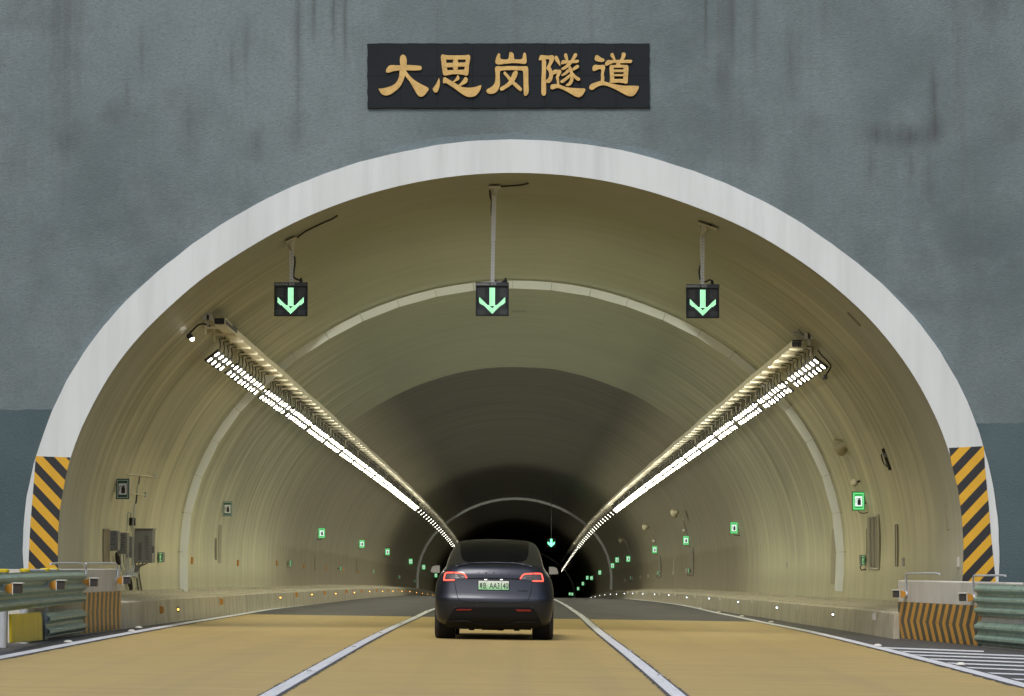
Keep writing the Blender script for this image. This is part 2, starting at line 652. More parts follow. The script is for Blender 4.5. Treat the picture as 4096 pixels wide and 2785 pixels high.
    def asphalt(name, c1, c2, streak):
        t = NT(name)
        v = t.coord()
        g = t.noise(v, 90, 3, .7)
        b = t.noise(t.coord(scale=(1, .12, 1)), .9, 5, .6)
        c = t.mix(t.ramp(b, .35, .7), c1, c2)
        c = t.mix(t.math('MULTIPLY', t.ramp(g, .5, .75), streak), c, tuple(x * 2.0 for x in c2))
        t.bump(g, .5, .008)
        return t.set(c, .68, spec=.4)
    M['asphalt'] = asphalt('asphalt', (.052, .052, .050), (.076, .075, .071), .35)

    t = NT('ochre_surfacing')
    v = t.coord()
    b = t.noise(t.coord(scale=(.5, .10, 1)), .9, 6, .62)
    m2 = t.noise(t.coord(scale=(.35, 1.6, 1), loc=(5, 0, 0)), 1.4, 6, .7)
    g = t.noise(v, 55, 4, .75)
    c = t.mix(t.ramp(b, .32, .72), (.405, .300, .106), (.345, .258, .100))
    c = t.mix(t.math('MULTIPLY', t.ramp(m2, .48, .72), .65), c, (.28, .212, .092))
    m3 = t.noise(t.coord(scale=(.22, 3.4, 1), loc=(1, 7, 0)), 1.3, 8, .75)
    c = t.mix(t.math('MULTIPLY', t.ramp(m3, .50, .66), .45), c, (.48, .375, .165))
    tr = t.noise(t.coord(scale=(2.1, .02, 1), loc=(6, 0, 0)), .9, 3, .5)
    c = t.mix(t.math('MULTIPLY', t.ramp(tr, .50, .68), .38), c, (.30, .232, .105))
    c = t.mix(t.math('MULTIPLY', t.ramp(g, .55, .8), .35), c, (.33, .235, .085))
    c = t.mix(t.math('MULTIPLY', t.ramp(t.noise(v, 3.2, 8, .8), .68, .72), .6), c, (.12, .085, .04))
    t.bump(g, .35, .006)
    M['ochre'] = t.set(c, .6, spec=.4)

    t = NT('road_paint')
    v = t.coord()
    n = t.noise(t.coord(scale=(3, .5, 1)), 2.2, 7, .72)
    c = t.mix(t.ramp(n, .5, .8), (.60, .62, .63), (.42, .43, .42))
    c = t.mix(t.ramp(t.noise(v, 7, 8, .8), .68, .72), c, (.20, .18, .14))
    M['paint'] = t.set(c, .55)

    def concrete(name, a, b, d):
        t = NT(name)
        v = t.coord()
        c = t.mix(t.ramp(t.noise(v, 1.6, 6, .65), .3, .72), a, b)
        st = t.noise(t.coord(scale=(1.3, 1.3, .25)), 1.5, 9, .78, .4)
        c = t.mix(t.math('MULTIPLY', t.ramp(st, .48, .74), .7), c, d)
        c = t.mix(t.math('MULTIPLY', t.ramp(t.noise(v, 14, 6, .75), .6, .75), .4), c, tuple(x * .8 for x in d))
        t.bump(t.noise(v, 18, 5, .7), .25, .015)
        return t.set(c, .8, spec=.3)
    M['concrete'] = concrete('barrier_concrete', (.50, .49, .43), (.58, .57, .51), (.34, .33, .29))
    M['kerb'] = concrete('kerb_concrete', (.36, .335, .25), (.47, .44, .335), (.15, .14, .105))
    M['bluepaint'] = concrete('pale_blue_paint', (.32, .38, .40), (.38, .44, .46), (.24, .28, .30))
    M['earth'] = plain('bare_earth', (.09, .085, .06), .9, 0, .4, .5)
    M['ring'] = plain('ring_aluminium', (.66, .70, .72), .42, .0, .05, 3)
    M['galv'] = plain('galvanised_steel', (.42, .42, .39), .42, .7, .12, 8)
    M['tray'] = plain('tray_paint', (.74, .70, .57), .5, .1, .1, 4)
    M['black'] = plain('black_rubber', (.016, .016, .016), .5, 0, .2, 12)
    M['dark'] = plain('dark_metal', (.03, .033, .035), .4, .3, .15, 10)
    M['greybox'] = plain('grey_enamel', (.20, .205, .20), .42, .0, .08, 4, dirt=(.15, .15, .14))
    M['greyslot'] = plain('louvre_shadow', (.06, .06, .058), .6)
    M['pole'] = plain('white_enamel', (.62, .63, .60), .4, .0, .08, 6)
    M['housing'] = plain('signal_housing', (.014, .018, .022), .5, .0, .12, 8, spec=.2)
    M['housing_top'] = plain('signal_hood', (.05, .056, .06), .45, .0, .12, 8, spec=.3)
    M['screen'] = plain('signal_screen', (.030, .034, .035), .4, 0, .15, 20, spec=.2)
    M['letters'] = plain('pale_letters', (.55, .56, .55), .5)
    M['led'] = emit('led_white', (1.0, .935, .68), 15)
    M['led_far'] = emit('led_white_far', (1.0, .95, .78), 7)
    for k_ in ('led', 'led_far'):
        M[k_].cycles.emission_sampling = 'NONE'
    M['spot'] = emit('spot_white', (1.0, .97, .88), 14)
    M['arrow'] = emit('arrow_green', (.14, 1.0, .38), 2.6)
    M['arrow_core'] = emit('arrow_green_core', (.42, 1.0, .54), 1.8)
    M['signgreen'] = emit('sign_green_lit', (.03, .55, .10), .5, (.01, .12, .04))
    M['signline'] = emit('sign_line_lit', (.35, 1.0, .45), .95)
    M['signwhite'] = emit('sign_white_lit', (.85, 1.0, .92), .8)
    M['signgreen0'] = plain('sign_green_unlit', (.012, .075, .045), .4)
    M['signwhite0'] = plain('sign_white_unlit', (.80, .82, .86), .45)
    M['signline0'] = plain('sign_rim_unlit', (.66, .72, .68), .45)
    M['exitgreen'] = plain('exit_green', (.06, .22, .09), .4)
    M['exitline'] = emit('exit_line', (.35, .75, .4), .35, (.4, .6, .4))
    M['amber_lit'] = emit('amber_lamp', (1.0, .45, .06), 5)
    M['white_lit'] = emit('white_lamp', (.85, .93, 1.0), 5)
    M['amber'] = plain('amber_reflector', (.42, .19, .02), .35)
    M['clear'] = plain('pale_reflector', (.42, .41, .35), .35)
    M['stud'] = plain('stud_ceramic', (.62, .61, .54), .4)
    M['rail'] = plain('green_galvanised_rail', (.23, .345, .285), .36, .10, .15, 3, dirt=(.11, .165, .135))
    M['yellow'] = plain('yellow_plastic', (.60, .46, .012), .45, 0, .15, 2.5, dirt=(.46, .36, .02))
    M['orange'] = plain('orange_lens', (.42, .195, .014), .35)
    M['visor'] = plain('visor_dark', (.03, .025, .02), .4)
    M['edge'] = plain('pale_rim', (.62, .62, .58), .45)
    M['pipe'] = plain('pvc_pipe', (.42, .46, .50), .4)
    M['plaque'] = None
    t = NT('black_stone')
    v = t.coord()
    c = t.mix(t.noise(v, 2, 6, .6), (.010, .013, .0155), (.017, .021, .024))
    c = t.mix(t.ramp(t.noise(t.coord(scale=(6, 6, 1.6)), 2.3, 6, .75), .70, .74), c, (.16, .18, .18))
    bx = t.new('ShaderNodeTexBrick')
    bx.inputs['Scale'].default_value = 1.0
    bx.inputs['Mortar Size'].default_value = .006
    bx.inputs['Brick Width'].default_value = .62
    bx.inputs['Row Height'].default_value = .56
    bx.offset = 0
    for q, cc in (('Color1', (1, 1, 1, 1)), ('Color2', (1, 1, 1, 1)), ('Mortar', (.35, .35, .35, 1))):
        bx.inputs[q].default_value = cc
    t.link(t.coord(rot=(PI / 2, 0, 0)), bx.inputs['Vector'])
    c = t.mix(1.0, c, bx.outputs['Color'], 'MULTIPLY')
    M['plaque'] = t.set(c, .7, spec=.15)
    t = NT('gold_leaf')
    v = t.coord()
    c = t.mix(t.ramp(t.noise(v, 9, 6, .7), .35, .7), (.58, .385, .125), (.44, .28, .085))
    c = t.mix(t.ramp(t.noise(v, 30, 5, .8), .62, .72), c, (.20, .115, .035))
    t.bump(t.noise(v, 24, 5, .7), .4, .02)
    M['gold'] = t.set(c, .55, .1)
    # car
    t = NT('satin_grey_paint')
    M['carpaint'] = t.set((.029, .033, .042), .36, .7, .10)
    M['carblack'] = plain('black_plastic', (.009, .0095, .010), .6, 0, .1, 12, spec=.15)
    t = NT('tinted_glass')
    t.b.inputs['IOR'].default_value = 1.10
    M['glass'] = t.set((.005, .0055, .0055), .06, 0, 0, .06)
    t = NT('lamp_lens')
    M['lens'] = t.set((.05, .045, .045), .12, 0, .5)
    M['lensbar'] = plain('lamp_chrome', (.35, .35, .34), .2, .8)
    M['tail'] = emit('tail_red', (1.0, .085, .05), 2.0, (.3, .01, .01))
    M['redrefl'] = plain('red_reflector', (.20, .012, .015), .25)
    t = NT('number_plate_green')
    x, y, z = t.sep(t.coord('Object'))
    g = t.ramp(t.math('ADD', t.math('MULTIPLY', z, 7.0), .5), .1, .9, (.27, .60, .31, 1), (.68, .75, .67, 1))
    M['plate'] = t.set(g, .4)
    M['tyre'] = plain('tyre_rubber', (.018, .018, .018), .75, 0, .2, 30)
    M['rim'] = plain('alloy', (.2, .2, .21), .35, .8)
    M['mirror'] = NT('mirror_glass').set((.42, .45, .48), .08, 1.0)
    M['platelamp'] = emit('plate_lamp', (1, .97, .9), 3)
    M['ink'] = plain('ink', (.012, .012, .012), .5)


make_materials()
# ------------------------------------------------------------------ setting
def ground():
    # unseen banks added on both sides to darken the ends of the head wall
    xs = [-140, -80, -50, -36, -28, -22, -18, -15, -12.5, -11.3, -9, -4, 0, 4, 9, 11.3, 12.5, 15, 18, 22, 28, 36, 50, 80, 140]
    ys = [-220, -160, -120, -90, -70, -55, -42, -30, -20, -10, 0, 8, 16, 24, 31, 37, 42, 46, 49, 51, 52.6]
    bank = [(0, 0), (11.3, 0), (12.5, 2.0), (15, 7), (18, 11), (22, 14.0), (28, 17.0), (36, 19.5), (80, 26), (140, 30)]
    b = MB()
    b.grid([[(x, y, zroad(x, y) - .05 + lerp_table(bank, abs(x)) * max(0, min(1, (y + 60) / 60)) * (1 + .08 * math.sin(x * 1.7 + y * .6))) for x in xs] for y in ys])
    tag(b.build('ground', M['earth']), kind='structure')
    ys = [-220, -100, -40, 0, 20, 40, 46] + [50 + 4 * i for i in range(60)] + [300 + 20 * i for i in range(26)]
    b = MB()
    b.grid([[(x, y, zroad(x, y)) for x in ((-11.5, -8, -4, 0, 4, 8, 11.5) if y < 53 else (-7.6, -7, -4, 0, 4, 6.6, 7.1))] for y in ys])
    tag(b.build('asphalt_road', M['asphalt']), kind='structure')


def polyline(px):
    return [onroad(x, y) for x, y in px]


def extend(pts, yn, yf, drift=-.0028):
    pts = sorted([(p.y, p.x) for p in pts])
    a, b = pts[0], pts[min(2, len(pts) - 1)]
    sl = (b[1] - a[1]) / (b[0] - a[0])
    pts = [(yn, a[1] + sl * (yn - a[0]) * .2)] + pts
    e = pts[-1]
    pts.append((yf, e[1] + drift * (yf - e[0])))
    return pts


def strip_pts(tab, y0, y1, step):
    n = max(2, int((y1 - y0) / step))
    return [(lerp_table(tab, y0 + (y1 - y0) * i / n), y0 + (y1 - y0) * i / n) for i in range(n + 1)]


def mark(name, tab, w, y0, y1, ridges, mat_, lift=.012, step=2.0, jag=0):
    b = MB()
    rows = []
    if ridges:
        off = []
        for k in range(ridges):
            a = -w / 2 + w * k / ridges
            d = w / ridges
            off += [(a + .05 * d, 0), (a + .2 * d, .007), (a + .8 * d, .007), (a + .95 * d, 0)]
    else:
        off = [(-w / 2, 0), (w / 2, 0)]
    for x, y in strip_pts(tab, y0, y1, step):
        r = []
        for i, (o, h) in enumerate(off):
            j = random.uniform(-jag, jag) if i in (0, len(off) - 1) else 0
            r.append((x + o + j, y, zroad(x + o, y) + lift + h))
        rows.append(r)
    b.grid(rows)
    return tag(b.build(name, mat_, sharp=60), kind='structure')


def road_markings():
    L = [(0, 2635.5), (348, 2567.7), (700, 2505), (1000, 2452), (1344, 2404), (1509, 2384.4)]
    R = [(4096, 2750), (3918, 2693), (3709, 2640.8), (3500, 2595.5), (3200, 2520), (2931.5, 2467), (2759, 2427.5)]
    LL = [(1088, 2785), (1241, 2689), (1413, 2594), (1585, 2508), (1730, 2440)]
    LR = [(2712, 2785), (2604.5, 2694), (2501, 2608), (2406.5, 2543.6), (2342, 2479), (2277.5, 2431.8), (2217, 2399.5)]
    def soft(tb):
        pts = [(-60 + 1.5 * i, lerp_table(tb, -60 + 1.5 * i)) for i in range(320)]
        xs = [p[1] for p in pts]
        for _ in range(40):
            xs = [xs[0]] + [(xs[i - 1] + 2 * xs[i] + xs[i + 1]) / 4 for i in range(1, len(xs) - 1)] + [xs[-1]]
        return [(p[0], x) for p, x in zip(pts, xs)]
    tabs = [soft(extend(polyline(q), -60, 420)) for q in (L, R, LL, LR)]
    for tb in tabs[:2]:
        mark('edge_line', tb, .17, -60, 330, 4, M['paint'], .012)
        mark('line_margin', tb, .27, -60, 76, 0, M['asphalt'], .008, .22, .03)
    for tb in tabs[2:]:
        mark('lane_line', tb, .146, -60, 330, 4, M['paint'], .012)
        mark('line_margin', tb, .212, -60, 74.5, 0, M['asphalt'], .008, .16, .016)
    # ochre anti-skid surfacing between the edge lines
    b = MB()
    rows = []
    y = -60.0
    while y < 74.6:
        xl, xr = lerp_table(tabs[0], y), lerp_table(tabs[1], y)
        rows.append([(xl + (xr - xl) * k / 8, y + .012 * (xl + (xr - xl) * k / 8) * (1 if y > 70 else 0), 0) for k in range(9)])
        y += 2.4
    rows = [[(p[0], p[1], zroad(p[0], p[1]) + .004) for p in r] for r in rows]
    b.grid(rows)
    tag(b.build('ochre_road_surface', M['ochre']), kind='structure')
    # cross-hatching on the shoulder
    k = 2.873
    q = lambda x, y: onroad(3500 + x / k, 2150 + y / k)
    bars = [((40, 1262), (1250, 1306)), ((205, 1303), (1712, 1358)), ((390, 1346), (1900, 1398)), ((585, 1391), (1900, 1440)), ((815, 1441), (2000, 1485)), ((1035, 1492), (2100, 1536)),
            ((1285, 1556), (2300, 1592)), ((1560, 1625), (2400, 1660))]
    b = MB()
    for (a, c) in bars:
        p0, p1, p2, p3 = q(a[0], a[1]), q(c[0], c[1]), q(c[0], c[1] + 16), q(a[0] + 60, a[1] + 17)
        f = []
        for p in (p0, p3, p2, p1):
            f.append((p.x, p.y, zroad(p.x, p.y) + .005))
        b.face(f)
    tag(b.build('hatched_marking', M['paint']), kind='structure')
    return tabs


def tunnel():
    ys = [P] + [P + .35, P + 1.5, P + 3] + [P + 5 + 3 * i for i in range(70)] + [275 + 12 * i for i in range(45)]
    me_b = MB()
    cum = [0]
    for a, b in zip(PI_, PI_[1:]):
        cum.append(cum[-1] + math.hypot(b[0] - a[0], b[1] - a[1]))
    n = len(PI_)
    nrm = []
    for i in range(n):
        a, b = PI_[max(0, i - 1)], PI_[min(n - 1, i + 1)]
        tx, tz = b[0] - a[0], b[1] - a[1]
        l = math.hypot(tx, tz)
        nrm.append((-tz / l, tx / l))
    me = bpy.data.meshes.new('tunnel_lining')
    verts, faces, uvs, mi = [], [], [], []
    for y in ys:
        for i, (x, z) in enumerate(PI_):
            verts.append((x + dxc(y), y, z + dz(y)))
    o0 = len(verts)
    for y in ys:
        for i, (x, z) in enumerate(PI_):
            verts.append((x + nrm[i][0] * .7 + dxc(y), y, z + nrm[i][1] * .7 + dz(y)))
    for j in range(len(ys) - 1):
        for i in range(n - 1):
            a, b, c, d = j * n + i, j * n + i + 1, (j + 1) * n + i + 1, (j + 1) * n + i
            faces.append((a, b, c, d))
            mi.append(0)
            uvs.append([(cum[i], ys[j]), (cum[i + 1], ys[j]), (cum[i + 1], ys[j + 1]), (cum[i], ys[j + 1])])
            faces.append((o0 + d, o0 + c, o0 + b, o0 + a))
            mi.append(1)
            uvs.append([(0, 0)] * 4)
    e = (len(ys) - 1) * n
    faces.append([e + i for i in range(n)])
    mi.append(1)
    uvs.append([(0, 0)] * n)
    me.from_pydata(verts, [], faces)
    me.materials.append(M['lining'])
    me.materials.append(M['outer'])
    ul = me.uv_layers.new(name='UVMap')
    k = 0
    for p, m_, u in zip(me.polygons, mi, uvs):
        p.material_index = m_
        for q in u:
            ul.data[k].uv = q
            k += 1
    me.shade_smooth()
    me.set_sharp_from_angle(angle=math.radians(40))
    o = bpy.data.objects.new('tunnel_lining', me)
    C.objects.link(o)
    tag(o, 'long cream arched road tunnel lining with sooty streaks running down its walls', 'tunnel')
    # walkways
    for sd, xk, ys0 in ((-1, -6.86, 52.53), (1, 6.52, 54.65)):
        b = MB()
        rows = []
        yy = [ys0 + 2.5 * i for i in range(100)] + [310 + 15 * i for i in range(30)]
        for y in yy:
            x0 = xk + dxc(y)
            zr = zroad(x0, y)
            xw = wall_x(sd, zr + .6, y) + sd * .1
            s_ = sd
            rows.append([(x0 - s_ * .02, y, zr - .1), (x0 + s_ * .012, y, zr + .44), (x0 + s_ * .03, y, zr + .46), (x0 + s_ * .22, y, zr + .465), (x0 + s_ * .23, y, zr + .50),
                         (xw - s_ * .25, y, zr + .54), (xw - s_ * .24, y, zr + .60), (xw, y, zr + .62)])
        b.grid(rows)
        b.face(rows[0])
        o = b.build('walkway', M['kerb'], sharp=30)
        tag(o, kind='structure')
    # head wall
    b = MB()
    mid = [((a[0] + c[0]) / 2, (a[1] + c[1]) / 2) for a, c in zip(PI_, PO_)]
    X0, X1, Z0, Z1 = -34, 34, -1.0, 15.0
    rim = []
    for (x, z) in mid:
        dx_, dz_ = x + .22, z - 1.2
        if z < 1.25:
            k = (X1 - 1) / abs(dx_)
            rim.append((X1 if dx_ > 0 else X0, z))
            continue
        ks = []
        if abs(dx_) > 1e-6:
            ks.append(((X1 if dx_ > 0 else X0) + .22) / dx_)
        if dz_ > 1e-6:
            ks.append((Z1 - 1.2) / dz_)
        k = min(ks)
        rim.append((x + dx_ * (k - 1) if k else x, z + dz_ * (k - 1)))
    rows = []
    for k in range(9):
        f = (k / 8) ** 3.0
        rows.append([(m_[0] + (r[0] - m_[0]) * f, P, m_[1] + (r[1] - m_[1]) * f) for m_, r in zip(mid, rim)])
    b.grid(rows)
    nquad = len(b.f)
    rows2 = [[(p[0], P + .6, p[2]) for p in r] for r in (rows[0], rows[-1])]
    b.grid([rows[-1], rows2[1]])
    b.grid([rows2[0], rows2[1]])
    hw = b.build('portal_wall', M['render'], fix=True, sharp=30)
    ul = hw.data.uv_layers.new(name='UVMap')
    for lp in hw.data.loops:
        q = hw.data.vertices[lp.vertex_index].co
        dmin = min(math.hypot(q.x - a, q.z - c) for a, c in PO_)
        if any(abs(q.x - m_[0]) < 1e-4 and abs(q.z - m_[1]) < 1e-4 for m_ in mid):
            dmin = -dmin
        ul.data[lp.index].uv = (0, dmin)
    tag(hw, 'tall blue grey rendered concrete portal wall with rain streaks round the tunnel arch', 'portal wall')
    # white band (a rendered trim standing 35 mm proud)
    b = MB()
    f0 = [(x, P - .035, z) for x, z in PO_]
    f1 = [(x, P - .035, z) for x, z in PI_]
    bk0 = [(x, P + .02, z) for x, z in PO_]
    bk1 = [(x, P + .02, z) for x, z in PI_]
    b.grid([bk0, f0, f1, bk1])
    b.build('arch_trim', M['band'], hw, sharp=50)
    return hw


def interp_pts(poly, y):
    for (x0, y0), (x1, y1) in zip(poly, poly[1:]):
        if min(y0, y1) <= y <= max(y0, y1) and y0 != y1:
            return x0 + (x1 - x0) * (y - y0) / (y1 - y0)
    return poly[-1][0]


def hazard_panels():
    yel, blk = (.60, .335, .018), (.016, .016, .017)
    # panel by the cabinets
    def pan(poly_px, sgn, ref, label):
        w = [at(x, y, P - .05) for x, y in poly_px]
        c = Vector((sum(p.x for p in w) / len(w), P - .036, min(p.z for p in w)))
        r = at(ref[0], ref[1], P - .05)
        s_ = 1.06
        m_ = stripes_mat('hazard_stripes', sgn * s_, 1.0, (r.z - c.z) + sgn * s_ * (r.x - c.x), .405, yel, blk)
        b = MB()
        b.slab([(p.x - c.x, p.z - c.z) for p in w], (0, 0, 0), (1, 0, 0), (0, 0, 1), (0, -1, 0), .008)
        o = b.build('hazard_panel', m_, sharp=30)
        o.location = c
        tag(o, label, 'warning panel', 'hazard panels at the feet of the arch')
    L = [(143, 1825), (281, 1830)] + [(x + 2, y) for x, y in ((258, 1920), (238, 2032), (230, 2133), (229, 2249), (231, 2340), (232, 2420))] + [(104, 2420), (107, 2335), (112, 2290), (121, 2100), (134, 1940)]
    R = [(3796, 1792), (3935.6, 1785), (3940, 1871.5), (3953, 1995.6), (3964, 2137), (3981, 2301), (3990, 2420), (3843, 2420)] + [(x - 3, y) for x, y in ((3848, 2370), (3854.5, 2297), (3857, 2182), (3851, 2075), (3836, 1960), (3809, 1854))]
    pan(L, 1, (143, 1844), 'tall yellow and black striped panel on arch foot near the grey cabinets')
    pan(R, -1, (3937, 1827), 'tall yellow and black striped panel on arch foot beside the green guard rail')


def rings():
    for nm, Y, lab in (('first', 71.9, 'pale segmented metal ring round the tunnel just inside the portal'),
                       ('second', 243.6, 'pale metal ring round the dark tunnel beyond the car'),
                       ('third', 392, 'small far metal ring low behind the car in the dark')):
        b = MB()
        n = 26
        s0 = 2
        idx = [s0 + (NP - 1 - 2 * s0) * k / n for k in range(n + 1)]
        def pt(f, inset):
            i = int(f)
            t = f - i
            x = PI_[i][0] + (PI_[min(i + 1, NP - 1)][0] - PI_[i][0]) * t
            z = PI_[i][1] + (PI_[min(i + 1, NP - 1)][1] - PI_[i][1]) * t
            a, c = PI_[max(0, i - 1)], PI_[min(NP - 1, i + 2)]
            tx, tz = c[0] - a[0], c[1] - a[1]
            l = math.hypot(tx, tz)
            return (x + tz / l * inset + dxc(Y), z - tx / l * inset + dz(Y))
        for a, c in zip(idx, idx[1:]):
            g = .006 * (c - a)
            p = [pt(a + g, .045), pt((a + c) / 2, .045), pt(c - g, .045), pt(c - g, 0.228), pt(a + g, 0.228)]
            b.slab([(q[0], q[1]) for q in p], (0, Y, 0), (1, 0, 0), (0, 0, 1), (0, 1, 0), .012)
        for a in idx[1:-1]:
            q0, q1 = pt(a, -.02), pt(a, .12)
            b.tube([(q0[0], Y + .03, q0[1]), (q1[0], Y + .03, q1[1])], .012, 6, 1)
        r = b.build('reflective_ring', [M['ring'], M['galv']], sharp=30)
        tag(r, lab, 'reflective ring', 'metal rings round the vault')


